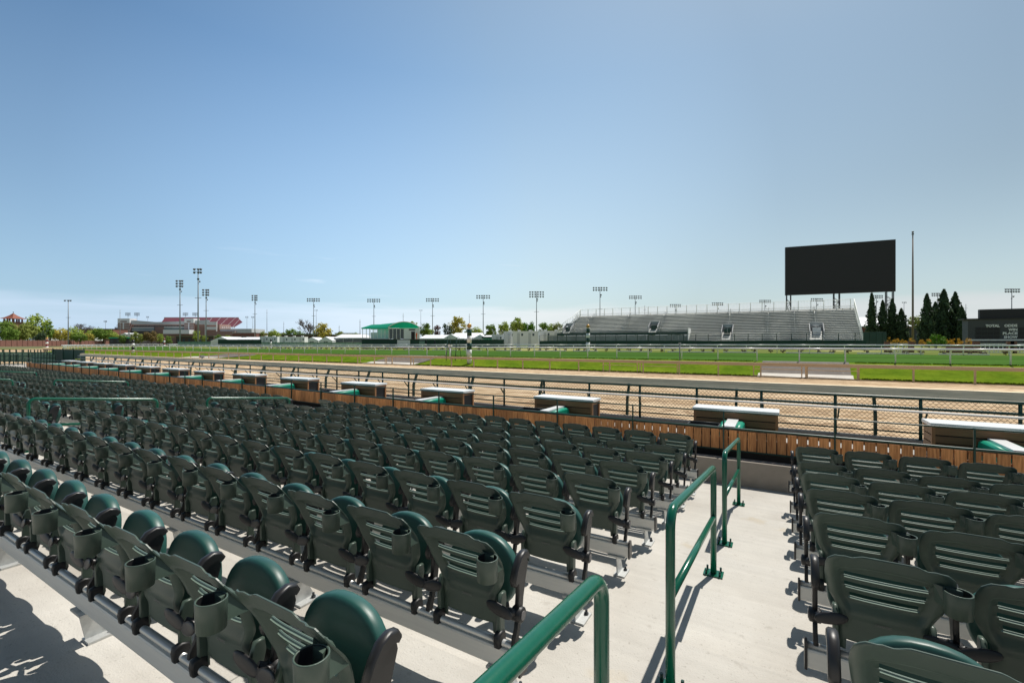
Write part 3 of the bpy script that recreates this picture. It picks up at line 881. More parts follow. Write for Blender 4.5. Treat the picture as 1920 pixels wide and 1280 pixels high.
# beams
def beam(label, xa, xb, k):
    o = thing('seat_beam', label, 'beam', (xb, PY(k), FZ(k) + (.09 if k >= 7 else 0)), 0, 'grey beams carrying the rows of chairs')
    L_ = xa - xb; dn = .09 if k >= 7 else 0
    MB().extr([(-.062, .175), (-.012, .175), (-.008, .19), (-.008, .266), (-.062, .266), (-.066, .258), (-.066, .182)], 0, L_).build('beam_web', 'beam_grey', o)
    MB().tube([(0, -.040, .279), (L_, -.040, .279)], .016, 12).build('mounting_tube', 'aluminium', o)
    for q in (0, L_):
        MB().extr([(-.070, .168), (-.004, .168), (-.002, .25), (-.018, .300), (-.04, .307), (-.062, .300), (-.072, .25)], q - .006, q + .006).build('end_cap', 'arm_grey', o)
    q = .5
    while q < L_:
        s = MB()
        s.extr([(-.075, .175), (.01, .175), (.088, .012 - dn), (-.045, .012 - dn)], q - .004, q + .004)
        s.box(q - .07, q + .07, -.085, .02, .163, .175)
        s.box(q - .03, q + .06, -.05, .092, .001 - dn, .013 - dn)
        s.build('foot_bracket', 'galvanised', o)
        bt = MB(); bt.tube([(q + .035, .06, .01 - dn), (q + .035, .06, .045 - dn)], .008, 6); bt.tube([(q + .035, .06, .013 - dn), (q + .035, .06, .024 - dn)], .015, 6); bt.build('bolt', 'steel_dark', o)
        q += PITCH * 3
for b, (xr, n) in enumerate(BL[:4]):
    for k in range(0, rows_for(b) + 1):
        rr = [c for c in chairs if c[1] == b and c[2] == k]
        if not rr: continue
        xa = max(c[4] for c in rr) + .30; xb = min(c[4] for c in rr) - .30
        rw = f'{ORD[8-k]} row from the front' if k < 7 else ('front row' if k == 7 else 'short row by fence')
        an = ['central', 'second', 'third', 'fourth'][b]
        beam(f'grey beam under the chairs left of {an} aisle, {rw}' if k < 9 else f'grey beam under the chairs left of {an} aisle, row nearest fence', xa, xb, k)
for k in range(1, 8):
    rw = f'{ORD[8-k]} row from the front' if k < 7 else 'front row'
    beam(f'grey beam under the chairs right of central aisle, {rw}', 5.13, .115, k)

# ------------------------------------------------------------------ aisle handrails
def handrail(label, X, ya, yb, ka, kb, H=.91):
    o = thing('handrail', label, 'handrail', (X, ya, FZ(ka)), 0, 'green pipe handrails in the aisles')
    dz = FZ(kb) - FZ(ka); L_ = yb - ya; r = .024; rb = .09
    def arc(c, a0, a1, n=6):
        return [(0, c[0] + rb * math.cos(math.radians(a0 + (a1 - a0) * i / n)), c[1] + rb * math.sin(math.radians(a0 + (a1 - a0) * i / n))) for i in range(n + 1)]
    sl = dz / L_
    pts = [(0, 0, 0)] + arc((rb, H - rb), 180, 93) + [(0, L_ - rb, H + dz)] + arc((L_ - rb, H + dz - rb), 87, 0)[1:] + [(0, L_, dz)]
    MB().tube(pts, r, 16).build('rail_pipe', 'rail_green', o)
    MB().tube([(0, .0, H - .43), (0, L_, H - .43 + dz)], .021, 12).build('middle_pipe', 'rail_green', o)
    for yy, zz in ((0, 0), (L_, dz)):
        bp = MB().box(-.075, .075, yy - .06, yy + .06, zz + .001, zz + .012).build('base_plate', 'rail_green', o)
        for sx in (-.052, .052):
            for sy in (-.04, .04):
                MB().tube([(sx, yy + sy, zz + .012), (sx, yy + sy, zz + .05)], .009, 6).build('bolt', 'dark_green_paint', bp)
an = ['central', 'second', 'third', 'fourth', 'fifth']
for a, X in enumerate((-.475, -10.5, -19.7, -29.3, -38.9)):
    if a == 0: handrail('glossy green handrail closest to the camera at the bottom edge, in the central aisle', X, -.40, 1.36, -1, 1, .965)
    pos = [('middle handrail', 'farthest handrail, by the concrete wall,'), ('nearer handrail', 'farther handrail')][min(a, 1)]
    handrail(f'green pipe {pos[0]} of the {an[a]} aisle', X, 2.40, 4.17, 2, 4, .91 if a == 0 else .85)
    handrail(f'green pipe {pos[1]} in the {an[a]} aisle', X, 5.07, 6.96, 5, 7, .91 if a == 0 else .85)

# ------------------------------------------------------------------ lighting poles
def light_pole(label, px, ytop, depth, head=2, base_z=-1.5, style='wide', r=.28, face=0):
    x, y = D(px, depth); zt = zat(ytop, depth)
    o = thing('light_pole', label, 'light pole', (x, y, base_z), math.atan2(FW[1], FW[0]) - math.pi / 2 + face, 'floodlight poles around the infield')
    H = zt - base_z
    MB().tube([(0, 0, 0), (0, 0, H * .5), (0, 0, H)], [r, r * .8, r * .5], 8).build('pole', 'pole_grey', o)
    wd = {'wide': 3.6, 'narrow': 1.3, 'small': 1.6}[style]
    hd = MB(); fr = MB()
    rows = head
    for k in range(rows):
        z = H - .3 - k * 1.25
        fr.bar((-wd, 0, z), (wd, 0, z), .14, .14)
        nn = 6 if style == 'wide' else 3
        for i in range(nn):
            xx = -wd + 2 * wd * i / (nn - 1)
            if abs(xx) < .2: xx += .3
            hd.tube([(xx, .25, z + .12), (xx, -.25, z - .12), (xx, -.5, z - .32)], [.18, .42, .46], 8)
    fr.build('cross_arm', 'pole_grey', o); hd.build('floodlights', 'lamp_head', o)
    e = MB(); z = H * .62
    e.bar((-1.3, 0, z), (1.3, 0, z), .2, .15); e.build('platform', 'pole_grey', o)
    if style != 'small': 
        e = MB(); e.tube([(.25, -.2, H - 4.2), (.5, -.7, H - 4.5)], [.3, .45], 8); e.tube([(.25, .2, H - 5.2), (.5, .5, H - 5.4)], [.25, .35], 8); e.build('lower_floodlight', 'lamp_head', o)
LP = [(337.5, 525, 214, 3, 'narrow', 'tall pole with side-on floodlights, left of the tallest pole'),
      (371.5, 503, 184, 2, 'narrow', 'tallest floodlight pole, in front of the red stadium'),
      (386.5, 542, 230, 3, 'narrow', 'floodlight pole just right of the tallest pole'),
      (478, 553, 270, 3, 'narrow', 'floodlight pole right of the red stadium stand'),
      (588, 559, 285, 2, 'wide', 'floodlight pole beside the round yellow-green tree'),
      (701, 560, 285, 2, 'wide', 'floodlight pole rising behind the green-roofed pavilion'),
      (811, 559, 285, 2, 'wide', 'floodlight pole right of the green-roofed pavilion'),
      (906, 553, 267, 2, 'wide', 'floodlight pole right of the gold-topped striped pole'),
      (1006, 546, 250, 3, 'wide', 'floodlight pole behind the white trailers'),
      (1125, 538, 250, 2, 'wide', 'tallest floodlight pole behind the left end of the bleachers'),
      (1191, 554, 290, 2, 'wide', 'floodlight pole behind the left middle of the bleachers'),
      (1266, 570, 340, 2, 'wide', 'low floodlight head just above the bleachers, left one'),
      (1345, 567, 330, 2, 'wide', 'low floodlight head just above the bleachers, second one'),
      (1434, 562, 320, 2, 'wide', 'low floodlight head above bleachers, left of the big screen'),
      (1531, 559, 310, 2, 'wide', 'low floodlight head above the bleachers under the big screen'),
      (1643, 553, 300, 2, 'wide', 'floodlight pole behind the tall conifers below the screen'),
      (1758, 549, 290, 2, 'wide', 'floodlight pole behind the middle dark conifers'),
      (1897, 541, 250, 2, 'wide', 'floodlight pole behind the black odds board'),
      (128, 562, 260, 1, 'small', 'slim lone light pole by the brick wall at far left')]
for px, yt, dp, hd, st, lb in LP: light_pole(lb, px, yt, dp, hd, -1.5 if px > 200 else -2.2, st)
for px, yt, dp, hd, lb in [(198, 601, 600, 2, 'small floodlight bank at far left of stadium'), (240, 586, 700, 4, 'thin tall floodlight tower above stadium left block'), (257, 586, 700, 4, 'floodlight tower behind stadium, second from left'),
        (277, 593, 700, 2, 'short floodlight tower behind the grey stadium roof'), (348, 586, 700, 4, 'distant floodlight tower above the right stadium block'), (366, 586, 700, 4, 'distant floodlight tower right of stadium block'),
        (463, 593, 650, 2, 'small distant light just right of red stand'), (474, 593, 650, 2, 'small distant light, second right of red stand'), (593, 581, 560, 1, 'thin distant pole beside yellow-green tree'), (789, 581, 560, 1, 'thin distant pole right of pavilion roof'), (1695, 566, 420, 1, 'small distant light right of big screen')]:
    light_pole(lb, px, yt, dp, hd, -2, 'wide' if hd > 2 else 'small', .3)
# thin utility masts
for i, (px, yt, dp, lb) in enumerate([(225, 580, 500, 'thin steel mast beside the left stadium block'), (500.5, 580, 500, 'thin bare mast left of the white tents'), (532, 603, 500, 'short utility pole left of bare tree'), (636, 610, 500, 'short wooden utility pole behind long white tent'),
        (675, 599, 420, 'dark lattice mast left of the pavilion'), (756, 587, 500, 'thin mast rising above the pavilion roof'), (880, 588, 500, 'thin mast above the gold ball pole'), (1811, 570, 400, 'short grey mast right of the dark conifers'), (1209, 573, 350, 'short stub mast above the bleachers')]):
    x, y = D(px, dp); m = MB(); H = zat(yt, dp) + 2
    m.tube([(0, 0, 0), (0, 0, H)], [.35, .2], 6); m.bar((-1.2, 0, H * .9), (1.2, 0, H * .9), .15, .15)
    tag(m.build('utility_mast', 'pole_grey', loc=(x, y, -2)), lb, 'mast', 'thin masts on the skyline')
# flagpole
mat('pole_rust', (.30, .235, .19), .7, var=.15)
x, y = D(1711.5, 150)
o = thing('flagpole', 'very tall bare flagpole right of the big screen', 'flagpole', (x, y, -1.4))
H = zat(441, 150) + 1.4
MB().tube([(0, 0, 0), (0, 0, H * .5), (0, 0, H)], [.32, .27, .17], 12).build('pole', 'pole_rust', o)
MB().lathe([(.02, 0), (.3, .15), (.36, .4), (.22, .6), (.1, .7), (.28, .85), (.32, 1.1), (.2, 1.3), (.01, 1.36)], (0, 0, H), 12).build('finial', 'badge_grey', o)

# ------------------------------------------------------------------ striped distance poles
def striped(label, px, ytop, ybase, depth, wpx, cols, ball=True):
    x, y = D(px, depth); zb = zat(ybase, depth); zt = zat(ytop, depth); r = wpx / 2 / F * depth
    o = thing('distance_pole', label, 'striped pole', (x, y, zb - .05), 0, 'striped distance poles beside the track')
    H = zt - zb; top = H - (2 * r if ball else 0); n = len(cols)
    hs = [top * i / n for i in range(n + 1)]
    for i, c in enumerate(cols):
        MB().tube([(0, 0, hs[i]), (0, 0, hs[i + 1])], r, 16).build('stripe', c, o)
    if ball:
        MB().tube([(0, 0, top), (0, 0, top + .12)], r * 1.08, 16).build('collar', 'white_paint', o)
        MB().lathe([(r * math.sin(math.radians(a)), -r * math.cos(math.radians(a))) for a in range(0, 181, 15)], (0, 0, top + .1 + r), 16).build('ball', 'gold', o)
striped('green and white striped pole with gold ball, the largest, on the grass bank', 880, 607, 680, 50.8, 9, ['white_paint', 'white_paint', 'pole_dark_green', 'white_paint', 'pole_dark_green'])
striped('green and white striped pole with gold ball before the bleachers', 1102.5, 608.5, 658, 74, 7, ['white_paint', 'white_paint', 'pole_dark_green', 'white_paint', 'pole_dark_green'])
striped('black and white striped post near the left crossing path', 249.5, 637, 661.5, 96, 4.5, ['white_paint', 'pole_black', 'white_paint', 'pole_black'], False)
striped('dark red and white striped pole with gold tip before the brick wall', 88, 632.5, 653, 150, 4, ['white_paint', 'pole_red', 'white_paint', 'pole_red'])
striped('small dark red and white striped post in front of the stadium', 308, 634, 650, 160, 3, ['white_paint', 'pole_red', 'white_paint', 'pole_red'], False)
striped('small black and white striped post left of the pavilion', 508, 635, 655, 125, 3, ['white_paint', 'pole_black', 'white_paint', 'pole_black'], False)
# small posts and course gear
def simple_post(label, px, ytop, ybase, depth, r, m_='pole_grey'):
    x, y = D(px, depth); zb = zat(ybase, depth); H = zat(ytop, depth) - zb
    o = thing('marker_post', label, 'post', (x, y, zb))
    MB().tube([(0, 0, -.1), (0, 0, H)], r, 8).build('shaft', m_, o); MB().box(-r * 2, r * 2, -r * 2, r * 2, H, H + r * 3).build('head', m_, o)
simple_post('slim grey post at the turf rail, centre right', 1274.5, 645, 676, 41.5, .05)
simple_post('white post beside the green tripods near the striped pole', 844, 650, 672, 52, .09, 'white_paint')
simple_post('small grey post standing on the wide outer rail', 379, 670, 682, 37, .06, 'pole_grey')
for px, lb in ((841, 'left green pipe stand by the gold ball pole'), (858, 'right green pipe stand by the gold ball pole')):
    x, y = D(px, 50.5); zb = zat(676, 50.5); m = MB(); H = zat(632, 50.5) - zb
    o = thing('pipe_stand', lb, 'stand', (x, y, zb), 0, 'green pipe stands on the bank')
    for sx, sy in ((-.35, 0), (.35, .2), (0, -.4)): MB().tube([(sx, sy, 0), (sx * .5, sy * .2, H)], .022, 6).build('leg', 'dark_green_paint', o)
    MB().tube([(-.17, 0, H), (.17, .04, H)], .022, 6).build('cross_bar', 'dark_green_paint', o)

# ------------------------------------------------------------------ vegetation
def crown_mesh(shape, rx, rz, cz, n, leaf, m_seed, clumps=26, ry=None):
    rnd = random.Random(m_seed); m = MB(); ry = ry or rx
    cs = []
    for i in range(clumps):
        if shape == 'cone':
            h = rnd.random() ** .8; rad = rx * (1 - h) ** .75 * (.55 + .45 * rnd.random())
            a = rnd.uniform(0, 6.283); cs.append((rad * .75 * math.cos(a), rad * .75 * math.sin(a), cz - rz + 2 * rz * h, max(.13 * rx, rx * .46 * (1 - h) ** .8 + .04 * rx)))
        else:
            while True:
                a, b, c = rnd.uniform(-1, 1), rnd.uniform(-1, 1), rnd.uniform(-1, 1)
                q = a * a + b * b + c * c
                if .12 < q < 1: break
            cs.append((a * rx * .78, b * ry * .78, cz + c * rz * .78 + (.1 * rz), rnd.uniform(.24, .42) * min(rx, rz)))
    if shape == 'cone':
        ph = [rnd.uniform(0, 6.28) for _ in range(6)]
        for i in range(n):
            h = rnd.random() ** 1.25; a = rnd.uniform(0, 6.283)
            tier = .80 + .20 * math.sin(h * 22 + ph[0] + 3 * math.sin(a * 2 + ph[1])); lob = .80 + .16 * math.sin(a * 3 + h * 9 + ph[2]) + .07 * math.sin(a * 7 + h * 23 + ph[3])
            rad = rx * 1.38 * min(1, (1 - h) * (1.25 + .35 * math.sin(ph[4]) ** 2)) ** .66 * (.72 + .28 * min(1, h * 4)) * tier * lob * rnd.uniform(.6, 1.06)
            p = Vector((rad * math.cos(a), rad * math.sin(a), cz - rz + 2 * rz * h))
            nrm = Vector((math.cos(a) + rnd.uniform(-.7, .7), math.sin(a) + rnd.uniform(-.7, .7), rnd.uniform(-.2, 1))).normalized()
            s1 = nrm.cross(Vector((rnd.uniform(-1, 1), rnd.uniform(-1, 1), rnd.uniform(-1, 1)))).normalized() * leaf * rnd.uniform(.5, 1.2)
            s2 = nrm.cross(s1).normalized() * leaf * rnd.uniform(.5, 1)
            m.quad(p - s1, p - s2 * .8, p + s1, p + s2)
        return m, cs
    for i in range(n):
        cx, cy, cc, cr = cs[i % len(cs)]
        v = Vector((rnd.gauss(0, 1), rnd.gauss(0, 1), rnd.gauss(0, 1))).normalized() * cr * rnd.uniform(.45, 1.08)
        p = Vector((cx, cy, cc)) + v
        nrm = (v.normalized() + Vector((rnd.uniform(-.8, .8), rnd.uniform(-.8, .8), rnd.uniform(-.4, 1)))).normalized()
        s1 = nrm.cross(Vector((rnd.uniform(-1, 1), rnd.uniform(-1, 1), rnd.uniform(-1, 1)))).normalized() * leaf * rnd.uniform(.6, 1.3)
        s2 = nrm.cross(s1).normalized() * leaf * rnd.uniform(.5, 1)
        m.quad(p - s1, p - s2 * .8, p + s1, p + s2)
    return m, cs
CM = {}
def tree(label, px, ytop, depth, wpx, leafm, shape='round', base_z=-2.0, n=1500, seed=1, kind='leafy_tree', low=.22, dense=1, group=None, ybase=None):
    x, y = D(px, depth); H = zat(ytop, depth) - base_z; R_ = wpx / 2 / F * depth
    o = thing(kind, label, 'tree', (x, y, base_z), 0, group)
    if shape == 'cone': cz = H * .52; rz = H * .49
    else: cz = H * (1 + low) / 2; rz = H * (1 - low) / 2
    lf = max(.16, .055 * (R_ + rz)) * (.72 if shape == 'cone' else .8)
    m, cs = crown_mesh(shape, R_, rz, cz, n, lf, seed, 34 if shape != 'cone' else 46)
    m.build('crown', leafm, o)
    t = MB(); tr = max(.12, .035 * H)
    t.tube([(0, 0, 0), (.05 * tr, 0, cz * .5), (0, 0, cz + rz * (.2 if shape != 'cone' else .7))], [tr, tr * .75, tr * .25], 8)
    for c in cs[:9 if shape != 'cone' else 0]:
        z0 = cz * random.uniform(.35, .8); t.tube([(0, 0, z0), (c[0] * .5, c[1] * .5, (z0 + c[2]) / 2 + .1 * H * .3), (c[0], c[1], c[2])], [tr * .4, tr * .25, tr * .08], 5)
    t.build('trunk', 'bark', o)
    return o
def bare_tree(label, px, ytop, depth, wpx, base_z=-2, seed=3):
    x, y = D(px, depth); H = zat(ytop, depth) - base_z; R_ = wpx / 2 / F * depth; rnd = random.Random(seed)
    o = thing('bare_tree', label, 'tree', (x, y, base_z))
    t = MB(); tw = MB(); tr = .03 * H
    t.tube([(0, 0, 0), (0, 0, H * .45)], [tr, tr * .7], 7)
    def br(p, d, ln, r, lev):
        q = p + d * ln
        (t if lev < 2 else tw).tube([p, q], [r, r * .6], 4, False)
        if lev < 4:
            for _ in range(4 if lev < 3 else 3):
                e = (d + Vector((rnd.uniform(-1, 1), rnd.uniform(-1, 1), rnd.uniform(-.3, .7))) * .75).normalized(); br(q if rnd.random() < .6 else p + d * ln * .6, e, ln * rnd.uniform(.55, .85), max(r * .6, .06), lev + 1)
    for i in range(5):
        a = i * 1.26; br(Vector((0, 0, H * (.28 + .05 * i))), Vector((math.cos(a) * R_ / H * 1.6, math.sin(a) * .7, 1)).normalized(), H * .24, tr * .5, 0)
    t.build('trunk', 'bark', o); tw.build('twigs', 'leaf_twig', o)
TREES = [  # px, ytop, depth, w, leaf, seed, label, kind
    (6, 602, 330, 36, 'leaf_green', 11, 'green tree at the left edge below the bell tower'), (36, 607, 320, 42, 'leaf_olive', 12, 'wide olive green tree right of the bell tower'),
    (18, 612, 310, 30, 'leaf_green', 41, 'low rounded green tree just behind the brick wall, leftmost'),
    (52, 604, 330, 34, 'leaf_olive', 15, 'olive tree between the bell tower and the tallest tree'), (68, 589, 360, 46, 'leaf_light', 13, 'tallest light green tree right of bell tower'), (94, 600, 330, 15, 'leaf_green', 14, 'narrow upright green tree left of the slim light pole'),
    (78, 622, 300, 22, 'leaf_dark', 42, 'dark low tree under the tallest light green tree'),
    (113, 612, 340, 36, 'leaf_yellow', 16, 'yellow-green round tree left of slim light pole'), (139, 613, 350, 30, 'leaf_light', 17, 'pale yellow-green tree right of slim light pole'),
    (163, 624, 330, 24, 'leaf_yellow', 18, 'small yellow tree before the dark rooftops'), (176, 616, 340, 24, 'leaf_light', 19, 'fresh green tree left of the stadium'), (194, 612, 340, 34, 'leaf_green', 20, 'broad green tree just left of the stadium'), (213, 621, 330, 20, 'leaf_light', 21, 'small light green tree at stadium foot, leftmost'),
    (259, 623, 280, 30, 'leaf_olive', 22, 'olive tree before stadium, left of the brown one'), (284, 619, 280, 28, 'leaf_brown', 23, 'brown budding tree in front of the stadium'), (316, 629, 280, 16, 'leaf_green', 24, 'small green tree before the stadium white roof'),
    (369, 619, 300, 16, 'leaf_light', 25, 'light green tree behind the tallest light pole'), (384, 627, 300, 12, 'leaf_light', 43, 'small light green tree beside the tallest light poles'), (410, 625, 300, 14, 'leaf_green', 44, 'small green tree above the gabled white tent'),
    (492, 620, 430, 18, 'leaf_olive', 51, 'small olive tree right of the stadium'), (530, 621, 430, 18, 'leaf_olive', 52, 'small olive tree between two green ones above trailers'), (562, 619, 430, 20, 'leaf_green', 53, 'low green tree left of the bare grey tree'),
    (640, 622, 430, 30, 'leaf_olive', 54, 'low olive tree above the long white tent, left'), (662, 623, 430, 26, 'leaf_green', 55, 'low green tree above the long white tent, right'), (878, 615, 380, 22, 'leaf_green', 56, 'green tree directly behind the gold ball pole'),
    (805, 612, 380, 18, 'leaf_light', 57, 'small light tree behind the pavilion-side light pole'), (1034, 607, 380, 22, 'leaf_light', 58, 'light green tree between two others left of bleachers'), (980, 605, 380, 26, 'leaf_olive', 59, 'olive tree behind the tall light green one'),
    (300, 624, 300, 16, 'leaf_light', 60, 'small light tree right of the brown budding tree'), (232, 626, 300, 18, 'leaf_green', 61, 'small dark green tree before the left stadium block'), (150, 622, 310, 24, 'leaf_green', 62, 'green tree under the dark rooftops at left'), (428, 627, 320, 16, 'leaf_light', 63, 'small light tree above the white tents'),
    (514, 617, 420, 24, 'leaf_light', 26, 'light green tree above white trailers, left one'), (545, 616, 420, 28, 'leaf_green', 27, 'green tree above white trailers, right one'), (606, 604, 330, 34, 'leaf_yellow', 28, 'round yellow-green tree left of pavilion'),
    (776, 598, 330, 15, 'leaf_light', 29, 'small light tree at the pavilion right roof end'), (797, 603, 340, 24, 'leaf_green', 30, 'green tree right of the pavilion'), (820, 608, 310, 18, 'leaf_red', 31, 'reddish purple tree right of pavilion'),
    (838, 602, 300, 20, 'leaf_dark', 32, 'dark green tree beside the reddish one'), (858, 590, 320, 34, 'leaf_yellow', 33, 'tall yellow-green tree left of gold ball pole'), (893, 611, 340, 26, 'leaf_light', 34, 'light green tree right of gold ball pole'), (921, 605, 330, 24, 'leaf_green', 35, 'rounded green tree above silver trailer'),
    (945, 602, 340, 30, 'leaf_light', 36, 'light green tree above white trailers, first from left'), (968, 594, 340, 30, 'leaf_light', 37, 'tall light green tree above white trailers'), (992, 601, 340, 28, 'leaf_bright', 38, 'bright green tree right of trailer light pole'), (1020, 603, 340, 28, 'leaf_green', 39, 'green tree left of the bleachers'), (1047, 603, 340, 26, 'leaf_olive', 40, 'olive tree at the left end of the bleachers'),
    (1222, 583, 330, 18, 'leaf_yellow', 45, 'pale treetop just visible over the bleachers'), (1716, 590, 330, 30, 'leaf_olive', 46, 'pale green tree behind the flagpole')]
for px, yt, dp, wp, lm, sd, lb in TREES:
    tree(lb, px, yt, dp, wp, lm, 'round', -2.2, 1500 if wp > 20 else 800, sd, low=.16)
bare_tree('bare grey tree left of the yellow-green tree', 577, 603, 360, 34); bare_tree('bare tree behind the odds board', 1841, 607, 250, 30, seed=5); bare_tree('small bare tree behind the dark rooftops at left', 158, 608, 420, 18, seed=8)
CON = [(1634.5, 551, 150, 20, 'slender dark conifer, leftmost, right of the bleachers'), (1655, 564, 150, 20, 'dark conifer second from the left below the screen'), (1673, 562, 150, 22, 'dark conifer under the right screen tower'), (1690, 579, 148, 28, 'shorter dark conifer left of the flagpole'),
       (1738, 552, 138, 27, 'tall dark conifer right of the flagpole'), (1754, 567, 142, 24, 'shorter dark conifer in the middle of the right group'), (1770, 544, 138, 32, 'tallest dark conifer in the right group'), (1791, 549, 138, 32, 'broad dark conifer in the right group'), (1803, 575, 134, 26, 'low dark conifer nearest the odds board')]
for i, (px, yt, dp, wp, lb) in enumerate(CON):
    tree(lb, px, yt, dp, wp, 'leaf_conifer', 'cone', -1.3, 3200, 60 + i, 'conifer_tree', group='tall dark conifers')
def shrub(label, px, ytop, depth, wpx, leafm, base_z=-1.35, seed=1, n=420, group=None, lf=None, name='shrub'):
    x, y = D(px, depth); H = zat(ytop, depth) - base_z; R_ = wpx / 2 / F * depth
    o = thing(name, label, 'shrub', (x, y, base_z), 0, group)
    m, cs = crown_mesh('round', R_, H * .5, H * .48, n, lf or max(.05, .075 * R_), seed, 14)
    m.build('foliage', leafm, o)
    t = MB()
    for c in cs[:4]: t.tube([(0, 0, -.05), (c[0] * .7, c[1] * .7, c[2])], [.05, .02], 4)
    t.build('stem', 'bark', o)
shrub('round bright green bush in front of the dark conifers', 1755, 624, 96, 30, 'leaf_bright', -1.35, 5, 1600, lf=.12)
for i, px in enumerate([1668, 1680, 1694, 1707, 1728, 1742, 1774, 1787, 1799, 1816]):
    shrub(f'golden yellow bush, {ORD[i+1]} from the left in the yellow row' if i else 'golden yellow bush at the left end of the yellow row', px, 632 + (i % 3), 104, 15, 'leaf_gold', -1.35, 80 + i, 420, 'golden bushes before the conifers')
# rose bushes and white edging
rose_base = None
for i in range(84):
    X = 27 - 1.75 * i + random.uniform(-.35, .35); Y = 70.4
    o_name = 'rose_bush'
    sd = i % 4
    if i < 4:
        rt = thing(o_name, 'small brownish rose bush in the row beside the far white rail', 'shrub', (X, Y, -1.4 + drop(X, 1)), 0, 'rose bushes along the far white rail')
        m, cs = crown_mesh('round', .42, .30, .34, 260, .06, 200 + i, 10); m.build('foliage', 'leaf_rose', rt)
        t = MB(); [t.tube([(0, 0, -.05), (c[0] * .7, c[1] * .7, c[2])], [.02, .01], 4) for c in cs[:4]]; t.build('stem', 'bark', rt)
        if i == 0: RB = []
        RB.append((rt, kids_of(rt)))
    else:
        c = copy_tree(*RB[sd]); c.location = (X, Y, -1.4 + drop(X, 1)); c.rotation_euler = (0, 0, random.uniform(0, 6))
        c.scale = (1, 1, random.uniform(.8, 1.15)) 
for i in range(22):
    X = 34 - 7.5 * i
    m = MB(); m.box(-3.2, 3.0 - (i % 3), -.1, .1, -.05, .13)
    tag(m.build('edging_board', 'white_paint', loc=(X, 69.75, -1.375 + drop(X, 1))), 'low white edging board lying in front of the rose bushes', 'edging', 'white edging boards by the rose bushes')
# far tree band
rnd = random.Random(99); m = MB()
for i in range(13000):
    px = rnd.uniform(-120, 2040); dp = rnd.uniform(850, 1000)
    hh = (13 + 5 * math.sin(px * .021) + 4 * math.sin(px * .07 + 1) + 3 * math.sin(px * .19)) 
    x, y = D(px, dp); z = rnd.random() ** .7 * max(3, hh) - 3
    s = rnd.uniform(.8, 2.0); a = rnd.uniform(0, 3.14)
    dx, dy = math.cos(a) * s, math.sin(a) * s
    m.quad((x - dx, y - dy, z - s * .6), (x + dx, y - dy * .3, z - s * .7), (x + dx, y + dy, z + s * .7), (x - dx * .7, y + dy * .2, z + s))
tag(m.build('distant_trees', 'leaf_far'), 'low hazy band of trees along the whole horizon', 'trees', None, 'stuff')

# ------------------------------------------------------------------ infield structures
def frame_at(px, depth, z):
    x, y = D(px, depth); return (x, y, z)
RZ0 = math.atan2(-FW[0], FW[1])   # rotate local +y to view direction => local x = image right
def tent(label, px0, px1, ytop, yeave, depth, base_z=-1.6, dpt=10, roof='tent_white', wall='tent_shade', gable=True, rz=0, name='tent'):
    w_ = (px1 - px0) / F * depth
    o = thing(name, label, 'tent', frame_at((px0 + px1) / 2, depth, base_z), RZ0 + rz, 'white event tents in the infield')
    H = zat(ytop, depth) - base_z; E = zat(yeave, depth) - base_z
    m = MB()
    h = w_ / 2
    if gable:  # ridge runs in depth, gable faces camera
        m.add([(-h, 0, E), (0, 0, H), (h, 0, E), (-h, dpt, E), (0, dpt, H), (h, dpt, E)], [(0, 1, 4, 3), (1, 2, 5, 4), (0, 2, 1), (3, 4, 5)])
    else:
        m.add([(-h, 0, E), (h, 0, E), (h - 1, dpt / 2, H), (-h + 1, dpt / 2, H), (-h, dpt, E), (h, dpt, E)], [(0, 1, 2, 3), (3, 2, 5, 4), (0, 3, 4), (1, 5, 2)])
    m.box(-h, h, .02, .1, E - .35, E - .01)
    m.build('roof', roof, o)
    MB().box(-h + .1, h - .1, .15, dpt - .1, 0, E - .02).build('wall', wall, o)
    n = max(2, int(w_ / 4))
    for i in range(n + 1):
        xx = -h + .1 + (w_ - .2) * i / n; MB().box(xx - .06, xx + .06, .03, .13, 0, E - .3).build('leg', 'white_paint', o)
    if wall == 'tent_shade':
        MB().box(-.9, .9, .12, .14, 0, 2.1).build('door', 'glass_dark', o)
tent('gabled white tent left of the row, behind dark green fence', 395, 433, 631, 639, 190, dpt=14)
tent('long low white tent right of the gabled one', 433, 482, 632, 638, 195, dpt=14, gable=False)
tent('small gabled white tent below the yellow-green tree', 598, 623, 631, 638, 210)
tent('long white tent left of the pavilion', 625, 680, 626, 633, 215, gable=False, dpt=16, wall='glass_dark')
tent('low wide white tent right of the pavilion', 786, 870, 627, 634, 170, gable=False, dpt=14)
tent('broad white tent behind the gold ball pole, with the highest roof', 845, 907, 623, 633, 185, gable=False, dpt=16)
tent('white tent with small peak between pavilion and gold ball pole', 833, 858, 626, 633, 168)
tent('white tent with pointed peak right of the gold ball pole', 888, 912, 627, 633.5, 165)
tent('low white tent left of the silver trailer', 905, 932, 628, 633, 180, gable=False)
tent('white tent with low ridge behind the mesh fence, left of trailers', 448, 486, 631.5, 637, 230, gable=False)
tent('narrow white tent between trailers and small gabled tent', 572, 597, 632, 638, 220)
tent('white tent just left of the white site trailers near bleachers', 938, 962, 626, 633, 190, gable=False)
tent('small distant white peaked tent at stadium foot', 226, 240, 624, 627, 450, gable=True, base_z=-2)
tent('second small distant white peaked tent at stadium foot', 236, 248, 624, 627, 450, gable=True, base_z=-2)
tent('large white roofed tent with red trim behind the conifers', 1608, 1712, 591, 611, 200, gable=False, dpt=30, wall='roof_red')
